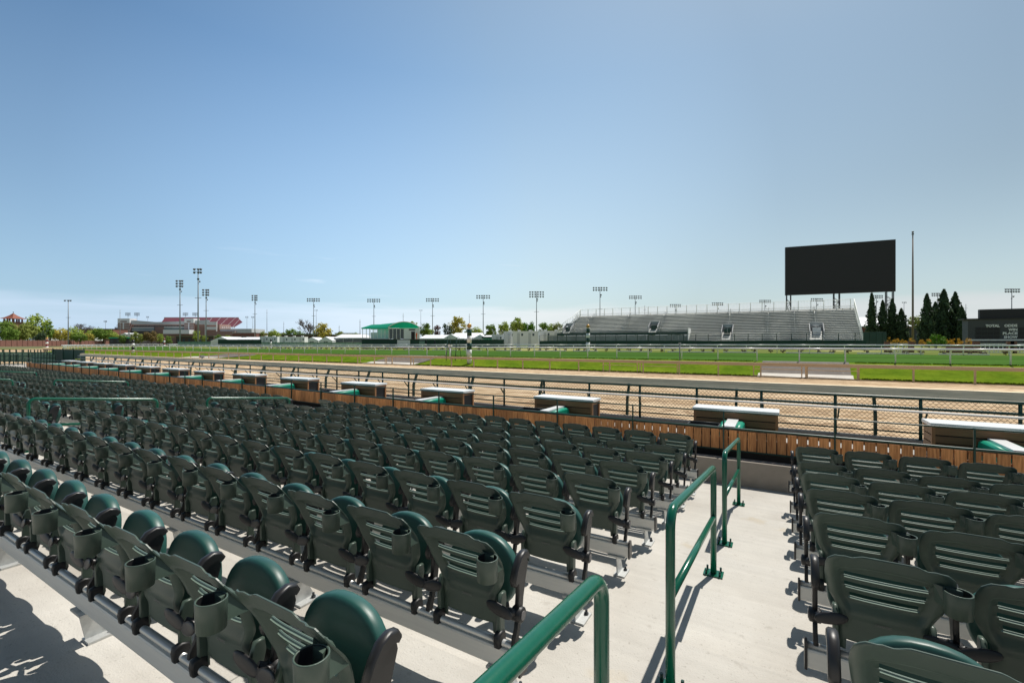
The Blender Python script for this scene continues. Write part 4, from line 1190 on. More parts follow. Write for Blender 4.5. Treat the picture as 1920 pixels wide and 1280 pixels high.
def trailer(label, px0, px1, ytop, depth, base_z=-1.5, col='tent_white', steps=True, name='trailer'):
    w_ = (px1 - px0) / F * depth
    o = thing(name, label, 'trailer', frame_at((px0 + px1) / 2, depth, base_z), RZ0, 'white site trailers in the infield')
    H = zat(ytop, depth) - base_z; h = w_ / 2
    MB().box(-h, h, 0, 3, .5, H).build('body', col, o)
    MB().box(-h - .03, h + .03, -.03, 3.03, H, H + .08).build('roof', 'white_paint', o)
    for i in range(max(1, int(w_ / 3.2))):
        xx = -h + 1.3 + i * 3.2
        if xx + .9 > h: break
        MB().box(xx, xx + .8, -.04, -.002, .7, H - .5).build('door', 'building_grey', o)
        MB().box(xx + 1.2, xx + 1.7, -.04, -.002, H - 1.3, H - .6).build('window', 'glass_dark', o)
        MB().box(xx - .1, xx + .9, -.9, -.05, .05, .25).box(xx - .1, xx + .9, -.5, -.05, .25, .5).build('steps', 'galvanised', o)
        MB().box(xx + .2, xx + 1.0, .8, 1.6, H + .09, H + .4).build('roof_unit', 'white_paint', o)
    for sx in (-h * .6, h * .6):
        MB().tube([(sx, .1, .35), (sx, .4, .35)], .35, 12).build('wheel', 'black_plastic', o)
trailer('white trailer, left of two behind white rail', 487, 520, 631, 180); trailer('white trailer, right of two behind white rail', 524, 571, 631.5, 175)
trailer('silver grey box trailer right of the low tents', 922, 945, 627.5, 140, col='tent_shade'); trailer('tall pale grey trailer with rounded top beside white ones', 944, 964, 621.5, 135, col='tent_shade')
trailer('long white trailer behind the rail left of the bleachers', 961, 1010, 621, 130); trailer('white trailer partly behind the bleacher end', 1011, 1052, 620.5, 134)
# dark green fabric fence runs in the infield
def screen_fence(label, px0, px1, ytop, depth, base_z=-1.5, m_='green_screen', depth1=None, name='screen_fence', sp=2.6):
    depth1 = depth1 or depth
    a = Vector(frame_at(px0, depth, 0)); b = Vector(frame_at(px1, depth1, 0)); d = b - a; L_ = d.length
    o = thing(name, label, 'fence', (a.x, a.y, base_z), math.atan2(d.y, d.x))
    H = zat(ytop, depth) - base_z
    MB().box(0, L_, -.02, .02, .05, H - .08).build('fabric', m_, o)
    MB().tube([(0, 0, H), (L_, 0, H)], .03, 6).build('top_rail', 'dark_green_paint', o)
    q = 0; c = 0
    while q <= L_ and c < 100:
        MB().box(q - .04, q + .04, -.06, -.025, 0, H).build('post', 'dark_green_paint', o); q += max(sp, L_ / 60); c += 1
screen_fence('dark green fabric fence in front of the gabled tents', 409, 490, 636, 172)
mat('mesh_thin', (0.17, 0.30, 0.23), .7, var=.3, scale=.8)
screen_fence('thin green mesh fence before the tall light poles', 333, 395, 640, 176, m_='mesh_thin')
screen_fence('green mesh fence in front of the white trailers', 490, 680, 641.5, 168, m_='mesh_thin')
screen_fence('dark green fabric fence right of the pavilion', 790, 945, 636, 130)
screen_fence('tall dark green screened enclosure right of the bleachers', 1618, 1662, 622, 100, -1.4, depth1=104)
# pavilion
dp = 118; x0 = 677; x1 = 787
o = thing('pavilion', 'raised glass-walled pavilion with bright green arched canopy', 'pavilion', frame_at(728, dp, -1.45), RZ0)
sx = dp / F
def U(px): return (px - 728) * sx
def V(py): return zat(py, dp) + 1.45
MB().box(U(678), U(786), .1, 7.5, 0, V(637)).build('base', 'green_screen', o)
MB().box(U(677), U(787), 0, 7.6, V(637), V(635.5)).build('deck_edge', 'steel_dark', o)
MB().box(U(745), U(769), -.12, .08, V(650), V(637.2)).build('base_panel', 'tent_shade', o)
# left long side (glass)
m = MB()
for i in range(8):
    px = 679 + i * 7; m.box(U(px) - .06, U(px) + .06, .3, .42, V(635.5), V(615))
for i in range(5):
    px = 729.5 + i * 7; m.box(U(px) - .07, U(px) + .07, .0, .12, V(635.5), V(615))
m.box(U(679), U(729), .3, .42, V(616.2), V(615)); m.box(U(679), U(729), .3, .42, V(626.5), V(625.9)); m.box(U(679), U(729), .3, .42, V(635.5), V(634.5))
for i in range(8):
    px = 681.5 + i * 6.2; m.box(U(px) - .04, U(px) + .04, 5.0, 5.1, V(635.5), V(613))
m.box(U(679), U(787), 7.4, 7.5, V(616.2), V(615)); m.box(U(728.5), U(787), 0, .15, V(616.2), V(615)); m.build('frame', 'white_paint', o)
MB().box(U(728.5), U(758), .13, .16, V(635), V(616)).build('window', 'glass_dark', o)
MB().box(U(700), U(726), 3.8, 3.9, V(635), V(616)).box(U(680), U(694), 6.8, 6.9, V(635), V(622)).build('back_window', 'tent_shade', o)
MB().box(U(758), U(787), .02, .14, V(635.5), V(616)).build('end_wall', 'tent_white', o)
dd = MB().box(U(766.5), U(782), -.03, .01, V(635.5), V(621)).build('door', 'tent_shade', o)
MB().box(U(771), U(778), -.05, -.031, V(635.5), V(621.5)).build('door_opening', 'opening_shade', dd)
MB().box(U(766.5), U(778.5), -.03, .015, V(619.5), V(616.5)).build('transom_window', 'glass_dark', o)
# canopy: arched front right + long left roof
cm = MB(); n = 12; vs = []
for j, (dx_, yy) in enumerate([(0, -.3), (-50, 1.0)]):
    for i in range(n + 1):
        k = i / n; xx = 728 + 60 * k; z = 615 - 11.3 * math.sin(math.pi * k) ** .8
        if j == 0: vs.append((U(xx), yy, V(z)))
# front gable face (vertical)
vs = [(U(728 + 60 * i / n), -.25, V(614.8 - 11.3 * math.sin(math.pi * i / n) ** .75)) for i in range(n + 1)]
cm.add(vs, [tuple(range(n + 1))])
back = [(U(677 + 60 * i / n), 7.6, V(614.8 - 10.0 * math.sin(math.pi * i / n) ** .75)) for i in range(n + 1)]
cm.add(vs + back, [(i, i + 1, n + 2 + i, n + 1 + i) for i in range(n)])
cm.quad((U(677), .2, V(616.6)), (U(728), -.2, V(616.6)), (U(728), -.2, V(614.6)), (U(677), .2, V(614.4)))
cm.quad((U(677), .2, V(614.4)), (U(728), -.2, V(614.6)), (U(742), 1.2, V(606.5)), (U(690), 3.2, V(607.5)))
cm.build('canopy', 'canvas_green', o)
tr = MB(); tr.tube([(v[0], v[1] - .05, v[2] + .05) for v in vs], .12, 6); tr.build('canopy_trim', 'white_paint', o)
# people near the pavilion
def person(label, px, yfoot, depth, h, shirt, rz=0):
    x, y = D(px, depth); z = zat(yfoot, depth)
    o = thing('person', label, 'person', (x, y, z), rz)
    me = bpy.data.meshes.new('body'); s = h / 1.75
    vs = [(0, 0, .95), (0, 0, 1.2), (0, 0, 1.42), (0, 0, 1.52), (0, 0, 1.66), (.19, 0, 1.40), (.26, -.02, 1.14), (.24, -.16, .95), (-.19, 0, 1.40), (-.26, .02, 1.14), (-.24, -.10, .92), (.10, 0, .90), (.11, -.03, .5), (.12, .02, .08), (.12, -.12, .04), (-.10, 0, .90), (-.12, .03, .5), (-.14, .10, .08), (-.14, -.04, .04)]
    es = [(0, 1), (1, 2), (2, 3), (3, 4), (2, 5), (5, 6), (6, 7), (2, 8), (8, 9), (9, 10), (0, 11), (11, 12), (12, 13), (13, 14), (0, 15), (15, 16), (16, 17), (17, 18)]
    rad = [.15, .14, .15, .06, .10, .065, .05, .04, .065, .05, .04, .09, .065, .045, .04, .09, .065, .045, .04]
    me.from_pydata([tuple(q * s for q in v) for v in vs], es, []); b = bpy.data.objects.new('body', me); COL.objects.link(b); b.parent = o
    me.materials.append(MATS[shirt])
    sk = b.modifiers.new('skin', 'SKIN'); 
    for i, r in enumerate(rad): me.skin_vertices[0].data[i].radius = (r * s, r * s * .8)
    me.skin_vertices[0].data[0].use_root = True
    b.modifiers.new('sub', 'SUBSURF').levels = 1
    hr = MB().lathe([(.001, .115), (.06, .10), (.095, .05), (.10, 0), (.09, -.04)], (0, .01, 1.70 * s), 10); hr.build('hair', 'pole_black', o)
def make_skin_ok(): pass
def _ensure(me):
    pass
_op = person
def person2(*a, **k):
    try: _op(*a, **k)
    except Exception as e: print('person failed', e)
# skin data layer appears only when the modifier exists: build through bmesh
import bmesh
def person(label, px, yfoot, depth, h, shirt, rz=0):
    x, y = D(px, depth); z = zat(yfoot, depth); s = h / 1.75
    o = thing('person', label, 'person', (x, y, z), rz)
    vs = [(0, 0, .95), (0, 0, 1.2), (0, 0, 1.42), (0, 0, 1.52), (0, 0, 1.66), (.19, 0, 1.40), (.26, -.02, 1.14), (.24, -.16, .95), (-.19, 0, 1.40), (-.26, .02, 1.14), (-.24, -.10, .92), (.10, 0, .90), (.11, -.03, .5), (.12, .02, .08), (.12, -.12, .04), (-.10, 0, .90), (-.12, .03, .5), (-.14, .10, .08), (-.14, -.04, .04)]
    es = [(0, 1), (1, 2), (2, 3), (3, 4), (2, 5), (5, 6), (6, 7), (2, 8), (8, 9), (9, 10), (0, 11), (11, 12), (12, 13), (13, 14), (0, 15), (15, 16), (16, 17), (17, 18)]
    rad = [.15, .14, .15, .06, .10, .065, .05, .04, .065, .05, .04, .09, .065, .045, .04, .09, .065, .045, .04]
    bm = bmesh.new(); lay = bm.verts.layers.skin.verify()
    bv = []
    for v, r in zip(vs, rad):
        q = bm.verts.new([c * s for c in v]); q[lay].radius = (r * s, r * s * .8); bv.append(q)
    bv[0][lay].use_root = True
    for a, b in es: bm.edges.new((bv[a], bv[b]))
    me = bpy.data.meshes.new('body'); bm.to_mesh(me); bm.free(); me.materials.append(MATS[shirt])
    b = bpy.data.objects.new('body', me); COL.objects.link(b); b.parent = o
    b.modifiers.new('skin', 'SKIN'); b.modifiers.new('sub', 'SUBSURF').levels = 1
    MB().lathe([(.001, .115), (.06, .10), (.095, .05), (.10, 0), (.09, -.04)], (0, .01, 1.70 * s), 10).build('hair', 'pole_black', o)
person('person in orange standing at the pavilion door', 781, 636, 116, 1.75, 'orange_cloth')
person('person in dark clothes by the green fence right of pavilion', 799, 649, 126, 1.8, 'cloth_dark')
person('person in dark clothes second right of the pavilion', 815, 649.5, 127, 1.7, 'cloth_dark', .8)

# ------------------------------------------------------------------ bleachers
B = thing('bleachers', 'long aluminium bleachers with green skirt below the big screen', 'bleachers', (0, 110, -1.4))
def bz(i): return 1.4 + .56 + .378 * i
NR = 20; XA, XB = -49.0, 14.0; XM = -17.9
voms = [(XY(1067, 116), 2.2, 7, 10), (XY(1227, 116), 2.2, 7, 10), (XY(1365, 115), 2.2, 3, 7), (XY(1530, 115), 2.4, 3, 7)]
stairs = [XY(1067, 115) , XY(1112, 120), XY(1170, 115), XY(1365, 114), XY(1440, 115), XY(1530, 114), XY(1240, 116), XY(1490, 116)]
mat('bench_alu', (0.88, 0.88, 0.84), .6, .0, var=.04, scale=.6, stretch=(.4, 3, 3), island=.12)
mat('concourse_grey', (.42, .43, .43), .7)
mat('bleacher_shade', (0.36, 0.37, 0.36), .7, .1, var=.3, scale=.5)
for i in range(NR):
    m = MB(); f_ = MB()
    segs = [(XA - 3.2 + .25 * (i - 6) if i >= 6 else XM, XB)]
    for vx, vw, r0, r1 in voms:
        if r0 <= i <= r1:
            ns = []
            for a, b in segs:
                if a < vx - vw / 2 < b: ns += [(a, vx - vw / 2), (vx + vw / 2, b)]
                else: ns.append((a, b))
            segs = ns
    for a, b in segs:
        q = a
        while q < b - .1:
            e = min(b, q + 4.57); m.box(q + .02, e - .02, .6 * i, .6 * i + .26, bz(i) - .02, bz(i) + .06)
            f_.box(q + .02, e - .02, .6 * i - .32, .6 * i - .02, bz(i) - .42, bz(i) - .38); q = e
    m.build('bench', 'bench_alu', B); f_.build('footboard', 'bench_alu', B)
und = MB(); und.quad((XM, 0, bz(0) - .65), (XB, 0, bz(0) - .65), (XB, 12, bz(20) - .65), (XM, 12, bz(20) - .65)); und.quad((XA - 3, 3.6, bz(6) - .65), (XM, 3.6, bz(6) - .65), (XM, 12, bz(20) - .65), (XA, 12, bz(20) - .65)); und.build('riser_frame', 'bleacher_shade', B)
for sxp in stairs[:]:
    m = MB()
    for i in range(0 if sxp > XM else 6, NR):
        if any(abs(sxp - v[0]) < 1 and v[2] <= i <= v[3] for v in voms): continue
        m.box(sxp - .55, sxp + .55, .6 * i - .30, .6 * i + .28, bz(i) - .05, bz(i) + .06)
    m.build('stair', 'bench_alu', B)
    m = MB()
    for i in range(8 if sxp < XM else 4, NR - 1, 3): m.tube([(sxp, .6 * i, bz(i)), (sxp, .6 * i, bz(i) + .9), (sxp, .6 * i + 1.0, bz(i) + 1.5), (sxp, .6 * i + 1.0, bz(i) + .6)], .035, 5)
    m.build('aisle_rail', 'aluminium', B)
for vx, vw, r0, r1 in voms:
    MB().box(vx - vw / 2 + .5, vx + vw / 2 - .5, .6 * r0 + 1.0, .6 * r1 + .5, bz(r0) - .6, bz(r1) - .1).build('portal', 'pole_dark_green' if vx < 3 else 'tent_shade', B)
    m = MB()
    for sg in (-1, 1):
        xx = vx + sg * vw / 2
        m.box(xx - .05, xx + .05, .6 * r0, .6 * r1 + .5, bz(r0) - .6, bz(r0) + .5) if 0 else None
        m.hexa([(xx - .05, .6 * r0, bz(r0) - .6), (xx + .05, .6 * r0, bz(r0) - .6), (xx - .05, .6 * r1 + .6, bz(r1) - .6), (xx + .05, .6 * r1 + .6, bz(r1) - .6),
                (xx - .05, .6 * r0, bz(r0) + .7), (xx + .05, .6 * r0, bz(r0) + .7), (xx - .05, .6 * r1 + .6, bz(r1) + .9), (xx + .05, .6 * r1 + .6, bz(r1) + .9)])
    m.box(vx - vw / 2, vx + vw / 2, .6 * r1 + .6, .6 * r1 + .68, bz(r1) + .2, bz(r1) + 1.0)
    m.build('portal_side', 'concourse_grey', B)
gy = .6 * NR; gz = bz(NR) - .2
q = XA
while q <= XB + .1:
    MB().box(q - .09, q + .09, gy, gy + .12, gz - .6, gz + 1.5).build('guard_post', 'bench_alu', B); q += 2.4
m = MB()
for zz in (.1, 1.45): m.tube([(XA, gy + .05, gz + zz), (XB, gy + .05, gz + zz)], .035, 5)
q = XA
while q < XB: m.box(q - .009, q + .009, gy + .04, gy + .058, gz, gz + 1.45); q += .30
m.build('back_guardrail', 'bench_alu', B)
for xx, i0 in ((XA, 6), (XB, 0)):
    xq = lambda i: (xx - 3.3 + .25 * (i - 6)) if xx < 0 else xx
    m = MB(); m.tube([(xq(i0), .6 * i0, bz(i0) + 1.1), (xq(NR), gy, gz + 1.5)], .05, 5); m.tube([(xq(i0), .6 * i0, bz(i0) - .4), (xq(NR), gy, gz)], .05, 5)
    for i in range(i0, NR + 1): m.box(xq(i) - .03, xq(i) + .03, .6 * i - .03, .6 * i + .03, bz(i) - .5, bz(i) + 1.1)
    m.build('end_guardrail', 'bench_alu', B)
MB().box(XA - 3.2, XM, 3.3, 3.42, bz(6) - .95, bz(6) - .28).build('upper_skirt', 'green_screen', B)
MB().box(XM - .06, XM + .06, .0, 3.4, bz(0) - .6, bz(6) + .5).build('side_panel', 'bench_alu', B)
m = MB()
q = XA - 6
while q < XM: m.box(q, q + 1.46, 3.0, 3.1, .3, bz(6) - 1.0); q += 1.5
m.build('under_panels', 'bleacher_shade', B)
MB().box(XA - 6, XB + .3, -1.6, -1.5, 0, 1.75).build('skirt', 'green_screen', B)
q = XA - 6
while q <= XB:
    MB().box(q - .06, q + .06, -1.68, -1.61, 0, 3.3).build('fence_post', 'dark_green_paint', B); q += 2.6
m = MB(); m.tube([(XA - 6, -1.64, 3.3), (XB, -1.64, 3.3)], .04, 5); m.tube([(XA - 6, -1.64, 1.8), (XB, -1.64, 1.8)], .04, 5)
q = XA - 6
while q < XB: m.box(q - .008, q + .008, -1.65, -1.63, 1.75, 3.3); q += .22
m.build('front_railing', 'dark_green_paint', B)
m = MB()
for q in range(-48, 15, 5):
    m.box(q - .08, q + .08, 11.6, 11.8, 0, bz(20) - .7); m.bar((q, 4, 0), (q, 11.6, bz(19) - 1), .1, .1)
m.build('support_legs', 'galvanised', B)

# ------------------------------------------------------------------ big screen
a = Vector(P(1472.5, 553, 285)); b = Vector(P(1679.5, 547, 263)); d = Vector((b.x - a.x, b.y - a.y, 0)); L_ = d.length
o = thing('video_screen', 'huge blank black video screen on lattice towers above the bleachers', 'screen', (a.x, a.y, -1.5), math.atan2(d.y, d.x))
z0 = a.z + 1.5 - .15; z1 = zat(464, 285) + 1.5 + .15
MB().box(0, L_, 0, 2.2, z0, z1).build('frame', 'steel_dark', o)
MB().box(.25, L_ - .25, -.12, -.003, z0 + .25, z1 - .25).build('display', 'screen_black', o)
for cx, ww in ((2.0, 2.2), (L_ * .49, 2.8), (L_ - 2.4, 3.2)):
    m = MB()
    for sx_ in (-ww / 2, ww / 2):
        for yy in (.4, 2.6): m.box(cx + sx_ - .22, cx + sx_ + .22, yy, yy + .4, 0, z0 - .005)
    zz = 0; kk = 0
    while zz + 2.6 < z0:
        for yy in (.6, 2.8):
            m.bar((cx - ww / 2, yy, zz), (cx + ww / 2, yy, zz), .25, .25)
            aa, bb = ((-ww / 2, ww / 2) if kk % 2 else (ww / 2, -ww / 2)); m.bar((cx + aa, yy, zz), (cx + bb, yy, zz + 2.6), .2, .2)
        zz += 2.6; kk += 1
    m.build('support_tower', 'steel_dark', o)
# ------------------------------------------------------------------ odds board
Yb = 150
TX = lambda px: XY(px, Yb)
def TZ(px, py):
    a_, b_ = ray(px); return zat(py, Yb / b_)
xl, xr = TX(1815), 66.0
o = thing('odds_board', 'dark grey odds board with white lettering and black screen on top', 'scoreboard', (xl, Yb, -1.4))
W_ = xr - xl; zt = TZ(1815, 599) + 1.4; zb_ = TZ(1815, 636) + 1.4
MB().box(0, W_, .05, 4, 0, zt).build('board', 'board_grey', o)
MB().box(-.8, W_, -.35, 4.2, zt + .003, zt + .22).build('cornice', 'board_black', o)
MB().box(TX(1838) - xl, W_, .3, 1.5, zt + .223, TZ(1838, 580) + 1.4).build('upper_screen', 'board_black', o)
MB().box(0, W_, -.3, .04, zb_ - .35, zb_).build('ledge', 'tent_shade', o)
dgx = MB()
def cells(pxa, pxb, rows=(617, 625, 633)):
    xa, xb = TX(pxa) - xl, TX(pxb) - xl; n = max(1, int((xb - xa) / .95))
    MB().box(xa - .15, xb + .15, .012, .047, TZ(pxa, 638) + 1.4, TZ(pxa, 613.5) + 1.4).build('digit_panel', 'board_grey2', o)
    m = MB()
    for r_ in rows:
        zc = TZ(pxa, r_) + 1.4
        for i in range(n):
            xx = xa + (xb - xa) * i / n; m.box(xx + .06, xx + (xb - xa) / n - .06, -.02, .01, zc - .40, zc + .40)
    m.build('digit_cells', 'board_black', o)
mat('board_grey2', (.03, .034, .038), .6)
cells(1830, 1874); cells(1911, 1955)
for txt, pl, pr, py, hp in (('TOTAL', 1848, 1874.5, 611, 5.2), ('ODDS', 1883, 1907.5, 610.5, 5.2), ('WIN', 1891, 1908, 618, 5.0), ('PLACE', 1880, 1908, 625, 5.0), ('SHOW', 1882, 1908, 632, 5.0)):
    tm = text_mesh('lettering', txt, 1.25, 'letter_white', o, .02, 'CENTER', .055)
    xs_ = [v.co.x for v in tm.data.vertices]; w0 = max(xs_) - min(xs_); tw = TX(pr) - TX(pl)
    ys_ = [v.co.y for v in tm.data.vertices]; h0 = max(ys_) - min(ys_); th = hp / F * (Yb / ray(pl)[1])
    tm.scale = (tw / w0, th / h0, 1); tm.rotation_euler = (math.radians(90), 0, 0)
    tm.location = ((TX(pl) + TX(pr)) / 2 - xl, .0, TZ((pl + pr) / 2, py) + 1.4)
# white baluster fences
def baluster(label, px0, px1, ytop, Yf):
    xa, xb = XY(px0, Yf), XY(px1, Yf); dpt = Yf / ray(px0)[1]; H = zat(ytop, dpt) + 1.4
    o = thing('baluster_fence', label, 'fence', (xa, Yf, -1.4), 0, 'white baluster fences with brick posts')
    L_ = xb - xa
    MB().box(0, L_, -.06, .06, H - .12, H).box(0, L_, -.06, .06, .05, .16).build('rails', 'white_paint', o)
    q = .15; m = MB()
    while q < L_: m.lathe([(.05, .16), (.10, .3), (.05, .5), (.05, H - .13)], (q, 0, 0), 6); q += .42
    m.build('balusters', 'white_paint', o)
    for q in (-.3, L_ + .3): MB().box(q - .3, q + .3, -.3, .3, 0, H + .25).build('brick_post', 'brick', o)
baluster('white baluster fence with brick posts left of the flagpole', 1668, 1703, 643.5, 84); baluster('white baluster fence in front of the odds board, left bay', 1836, 1893, 643.5, 84); baluster('white baluster fence in front of the odds board, right bay', 1900, 1985, 643.5, 84)
tag(MB().box(0, XY(1826, 84) - XY(1775, 84), 0, .4, 0, .95).build('garden_wall', 'brick', loc=(XY(1775, 84), 84, -1.4)), 'low brown garden wall between the round green bush and the odds board', 'wall')

# ------------------------------------------------------------------ far left: brick wall, tower, stadium
def wall_run():
    a = Vector(frame_at(-60, 235, 0)); b = Vector(frame_at(222, 360, 0)); d = b - a; L_ = d.length
    o = thing('brick_wall', 'long brick boundary wall with piers at the far left of the track', 'wall', (a.x, a.y, -2.3), math.atan2(d.y, d.x))
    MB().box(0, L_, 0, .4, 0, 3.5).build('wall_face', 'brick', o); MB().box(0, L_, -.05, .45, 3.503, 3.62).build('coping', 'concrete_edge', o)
    q = 0
    while q < L_: MB().box(q - .35, q + .35, -.15, -.003, 0, 3.75).build('pier', 'brick', o); q += 3.9
wall_run()
dp = 480; x, y = D(15, dp)
o = thing('bell_tower', 'brick bell tower with red pyramid roof behind trees at far left', 'tower', (x, y, -2), RZ0)
s_ = dp / F; wz = lambda py: zat(py, dp) + 2
hw = 9 * s_
MB().box(-hw, hw, 0, 2 * hw, 0, wz(603)).build('body', 'brick', o)
m = MB()
for xx in (-hw, -hw * .33, hw * .33 - 1, hw - 1): m.box(xx, xx + 1, 0, 1, wz(603), wz(597.5)); m.box(xx, xx + 1, 2 * hw - 1, 2 * hw, wz(603), wz(597.5))
m.build('belfry_piers', 'brick', o)
rw = 13 * s_; m = MB(); c = (0, hw)
rg = [(rw, 597), (rw * .62, 594.5), (rw * .3, 591), (.1, 586.5)]
for (r0, z0_), (r1, z1_) in zip(rg, rg[1:]):
    for k in range(4):
        cs_ = [(-1, -1), (1, -1), (1, 1), (-1, 1)]; p0, p1 = cs_[k], cs_[(k + 1) % 4]
        m.quad((p0[0] * r0, c[1] + p0[1] * r0, wz(z0_)), (p1[0] * r0, c[1] + p1[1] * r0, wz(z0_)), (p1[0] * r1, c[1] + p1[1] * r1, wz(z1_)), (p0[0] * r1, c[1] + p0[1] * r1, wz(z1_)))
m.build('roof', 'roof_red', o)
MB().box(-.15, .15, c[1] - .15, c[1] + .15, wz(587), wz(583.5)).box(-.7, .7, c[1] - .1, c[1] + .1, wz(585), wz(584.4)).build('finial_cross', 'steel_dark', o)
# stadium
dp = 640; s_ = dp / F; x, y = D(330, dp)
o = thing('stadium', 'distant football stadium with red seating bank and brick and glass towers', 'stadium', (x, y, -3), RZ0)
U2 = lambda px: (px - 330) * s_
V2 = lambda py: zat(py, dp) + 3
MB().box(U2(217), U2(408), 4, 30, 0, V2(607.5)).build('main_block', 'brick_hazy', o)
m = MB()
for i in range(38):
    px = 247 + i * 2.9
    if 344 < px < 364: continue
    m.box(U2(px), U2(px + 1.7), 3.7, 3.95, V2(612.5), V2(609.5))
m.build('upper_windows', 'glass_dark', o)
MB().box(U2(244), U2(286), 2.8, 3.9, V2(625), V2(614)).box(U2(305), U2(345), 2.8, 3.9, V2(619), V2(613)).build('glass_front', 'building_glass', o) if 'building_glass' in MATS else None
mat('building_glass', (.13, .20, .21), .2, var=.3, scale=.1)
MB().box(U2(244), U2(286), 2.8, 3.9, V2(625), V2(614.5)).box(U2(305), U2(345), 2.8, 3.9, V2(619), V2(613.5)).build('glass_front', 'building_glass', o)
m = MB(); m.box(U2(244), U2(286), 2.4, 2.75, V2(615), V2(613.5)); m.build('white_band', 'white_paint', o)
MB().box(U2(244), U2(286), 2.4, 2.75, V2(619.5), V2(618.5)).build('white_band', 'white_paint', o); MB().box(U2(305), U2(345), 2.4, 2.75, V2(614), V2(612.6)).build('white_band', 'white_paint', o)
MB().add([(U2(243), 3, V2(608)), (U2(390), 3, V2(608)), (U2(390), 3, V2(599)), (U2(345), 3, V2(601.5)), (U2(290), 3, V2(603.5)), (U2(243), 3, V2(599.8))], [(0, 1, 2, 3, 4, 5)]).build('parapet', 'building_grey', o)
for pa, pb, pt in ((220.5, 243, 597), (345.5, 363, 597)):
    tw = MB().box(U2(pa), U2(pb), 0, 12, 0, V2(605.5)).build('tower', 'brick_hazy', o)
    MB().box(U2(pa), U2(pb), -.1, 12.1, V2(605.4), V2(pt)).build('tower_top', 'tent_white', tw)
    m = MB()
    for i in range(6): m.box(U2(pa) - .1, U2(pb) + .1, -.15, -.02, V2(609 + i * 3.4), V2(608.2 + i * 3.4))
    m.build('stone_bands', 'building_grey', tw)
    MB().box(U2((pa + pb) / 2 - 1.1), U2((pa + pb) / 2 + 1.1), -.5, -.16, V2(626), V2(605.5)).build('glass_strip', 'tent_shade', tw)
    MB().box(U2(pa + 5), U2(pb - 5), -.4, -.12, V2(603.5), V2(601.8)).build('sign', 'stadium_red', tw)
def U3(px, e): return ((px - 960) * (dp + e) - (330 - 960) * dp) / F
def V3(py, e): return zat(py, dp + e) + 3
MB().add([(U3(296, 60), 60, V3(613, 60)), (U3(440, 60), 60, V3(613, 60)), (U3(455, 74), 74, V3(604, 74)), (U3(446, 90), 90, V3(595.5, 90)), (U3(309, 90), 90, V3(595.5, 90))], [(0, 1, 2, 3, 4)]).build('seating_bank', 'stadium_red', o)
m = MB()
for pa, pb in ((398, 414), (410, 428), (424, 442), (437, 452), (385, 398)): m.bar((U3(pa, 60), 59.5, V3(612.5, 60)), (U3(pb, 90), 89.5, V3(595.6, 90)), .28, .2)
m.build('seating_aisles', 'building_grey', o)
MB().box(U3(307, 90), U3(447, 90), 90.5, 92, V3(598, 90), V3(594.6, 90)).build('rear_wall', 'building_grey', o)
MB().box(U2(384), U2(404), 1, 2, V2(609), V2(603)).box(U2(384), U2(404), 1, 2, V2(618), V2(612.5)).build('scoreboard_back', 'tent_shade', o)
m = MB(); m.box(U2(383), U2(384.6), 1, 2, 0, V2(603)); m.box(U2(404), U2(405.5), 1, 2, 0, V2(603)); m.build('columns', 'white_paint', o)
MB().box(U2(318), U2(366), -12, -2, V2(626), V2(618.5)).build('entrance_roof', 'tent_white', o)
MB().box(U2(256), U2(292), -10, -1, V2(626), V2(620.5)).build('entrance_glass', 'building_dark', o)
MB().box(U2(408), U2(468), 5, 40, 0, V2(616)).build('concourse', 'building_grey', o)
MB().box(U2(405), U2(440), 0, 4.9, 0, V2(621)).build('low_wing', 'brick_hazy', o)
m = MB()
for i in range(7): m.add([(U2(411 + i * 4), 3, V2(614.5)), (U2(415 + i * 4), 3, V2(614.5)), (U2(413 + i * 4), 3, V2(612)), (U2(413 + i * 4), 6, V2(614))], [(0, 1, 2), (0, 2, 3), (1, 3, 2)])
m.build('small_canopies', 'tent_white', o)
mbx = MB()
for i in range(4): mbx.bar((U2(208 + i * 3), 6, V2(613 - i * 3.2)), (U2(222), 6, V2(612 - i * 3.5)), .5, .5)
mbx.box(U2(209), U2(221), 5, 8, V2(620), V2(614)); mbx.build('ramp_frame', 'building_dark', o)
# low buildings
def block(label, px0, px1, ytop, depth, m_, roofm='building_dark', name='low_building', base=-2.5, dd=20):
    x, y = D((px0 + px1) / 2, depth); s_ = depth / F; h = (px1 - px0) / 2 * s_; H = zat(ytop, depth) - base
    o = thing(name, label, 'building', (x, y, base), RZ0)
    MB().box(-h, h, 0, dd, 0, H).build('wall', m_, o); MB().box(-h - .3, h + .3, -.3, dd + .3, H + .003, H + .5).build('roof', roofm, o)
    q = -h + 1
    m = MB()
    while q < h - 2: m.box(q, q + 1.4, -.08, -.003, H * .45, H * .75); q += 4
    m.build('windows', 'glass_dark', o)
block('low dark-roofed building behind trees left of the stadium', 149, 212, 617, 520, 'brick')
block('low dark building behind the horse barns left of the tents', 205, 250, 634, 300, 'building_dark', 'canvas_green')
block('long low green-roofed barn behind the white trailers', 528, 626, 629, 330, 'bark', 'roof_sage')if 0 else None
mat('roof_sage', (.17, .22, .13), .8, var=.15, scale=.2)
block('long low green-roofed barn behind the white trailers', 528, 626, 628, 330, 'bark', 'roof_sage')
block('brown barn with low roof in front of the stadium', 330, 400, 631, 330, 'bark', 'roof_sage')
block('low grey hall right of the stadium stand', 436, 480, 624, 420, 'brick', 'building_grey')
block('pale low warehouse right of the stadium, behind the trailers', 480, 524, 626, 460, 'white_paint', 'building_grey')
block('pale grey low hall behind the bare grey tree', 556, 600, 626, 470, 'building_grey', 'roof_sage')
block('small white office block left of the pavilion behind the long tent', 628, 664, 625, 460, 'white_paint', 'building_grey')
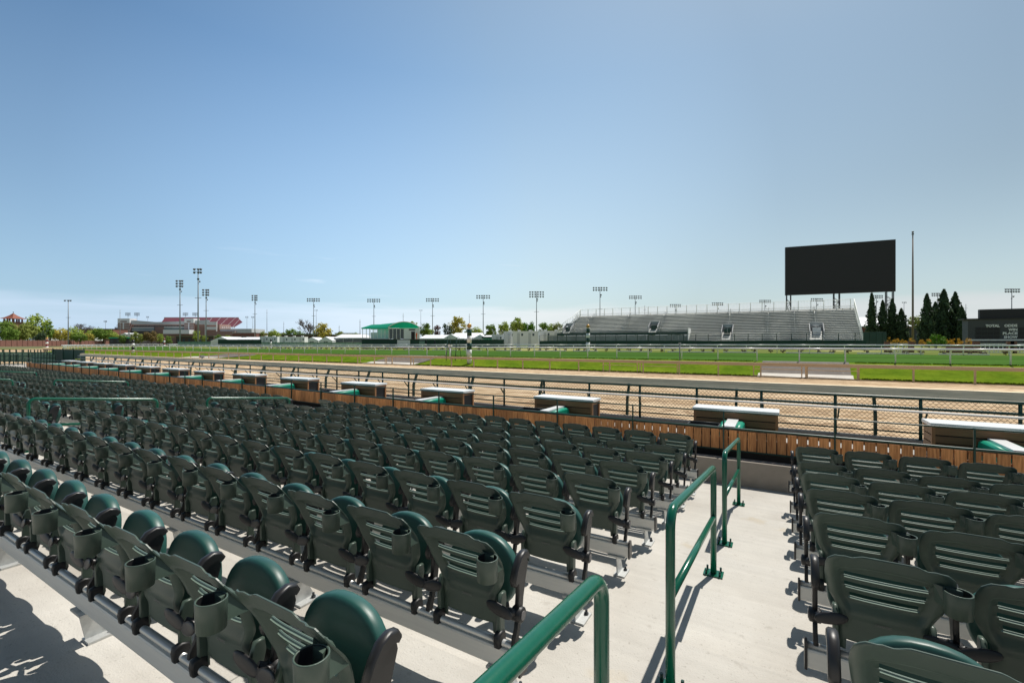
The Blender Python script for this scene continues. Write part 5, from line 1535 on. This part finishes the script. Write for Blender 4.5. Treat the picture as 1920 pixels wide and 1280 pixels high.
block('low cream building left of the stadium among the trees', 118, 150, 628, 350, 'white_paint', 'building_grey')
block('low green building right of the gold ball pole', 905, 922, 634, 150, 'canvas_green')
block('low dark shed behind the flagpole', 1694, 1732, 617, 190, 'building_dark', 'dark_green_paint')
block('pale cream house among trees left of the brick tower tree', 58, 96, 624, 380, 'white_paint', 'roof_red')
# light on stand stub right of stadium
# ------------------------------------------------------------------ left end of the boxes: screens & railings
def Pl(px, depth, z): x, y = D(px, depth); return Vector((x, y, z))
a = Pl(100, 54, 0); b = Pl(158, 50, 0); d = b - a
o = thing('screened_enclosure', 'dark green screened enclosure at the far end of the trackside boxes', 'enclosure', (a.x, a.y, -2.42), math.atan2(d.y, d.x))
L_ = d.length; H = zat(655, 52) + 2.42
MB().box(0, L_, 0, .05, 0, H).build('fabric', 'green_screen', o)
for q in (0, L_ / 3, 2 * L_ / 3, L_): MB().box(q - .05, q + .05, -.07, -.005, 0, H + .15).build('post', 'dark_green_paint', o)
def rail_fence(label, px0, d0, px1, d1, h, n, scr=.8, z=-2.42):
    a = Pl(px0, d0, 0); b = Pl(px1, d1, 0); d = b - a; L_ = d.length
    o = thing('pipe_railing', label, 'railing', (a.x, a.y, z), math.atan2(d.y, d.x), 'green railings at the far left')
    m = MB()
    for zz in (.15, h * .5, h): m.tube([(0, 0, zz), (L_, 0, zz)], .025, 5)
    m.build('rails', 'dark_green_paint', o)
    for i in range(n + 1): MB().box(L_ * i / n - .04, L_ * i / n + .04, -.04, .04, 0, h + .05).build('post', 'dark_green_paint', o)
    MB().box(0, L_, .05, .07, .1, h * scr).build('mesh_screen', 'mesh_thin', o)
rail_fence('tall green railing behind the far left seats', -60, 56, 100, 54, 1.55, 14, .78)
rail_fence('lower green railing just in front of the tall one at far left', -60, 47, 42, 49, 1.15, 12, .15)
rail_fence('green railing with gate beside the screened enclosure', 60, 51, 104, 52.5, 1.3, 8)
rail_fence('farthest green railing, nearest the dirt track at far left', -60, 62, 98, 60, 1.45, 12)
shrub('small yellow-green planter bush on the far counter', 76 + 70 - 0, 674, 44, 9, 'leaf_light', -1.6, 9, 150, lf=.06)

# ------------------------------------------------------------------ lift everything so that the dirt track is near z = 0
for ob in list(COL.objects):
    if ob.parent is None: ob.location.z += LIFT
print('objects', len(COL.objects), 'chairs', len(chairs), len(indiv), len(rest))
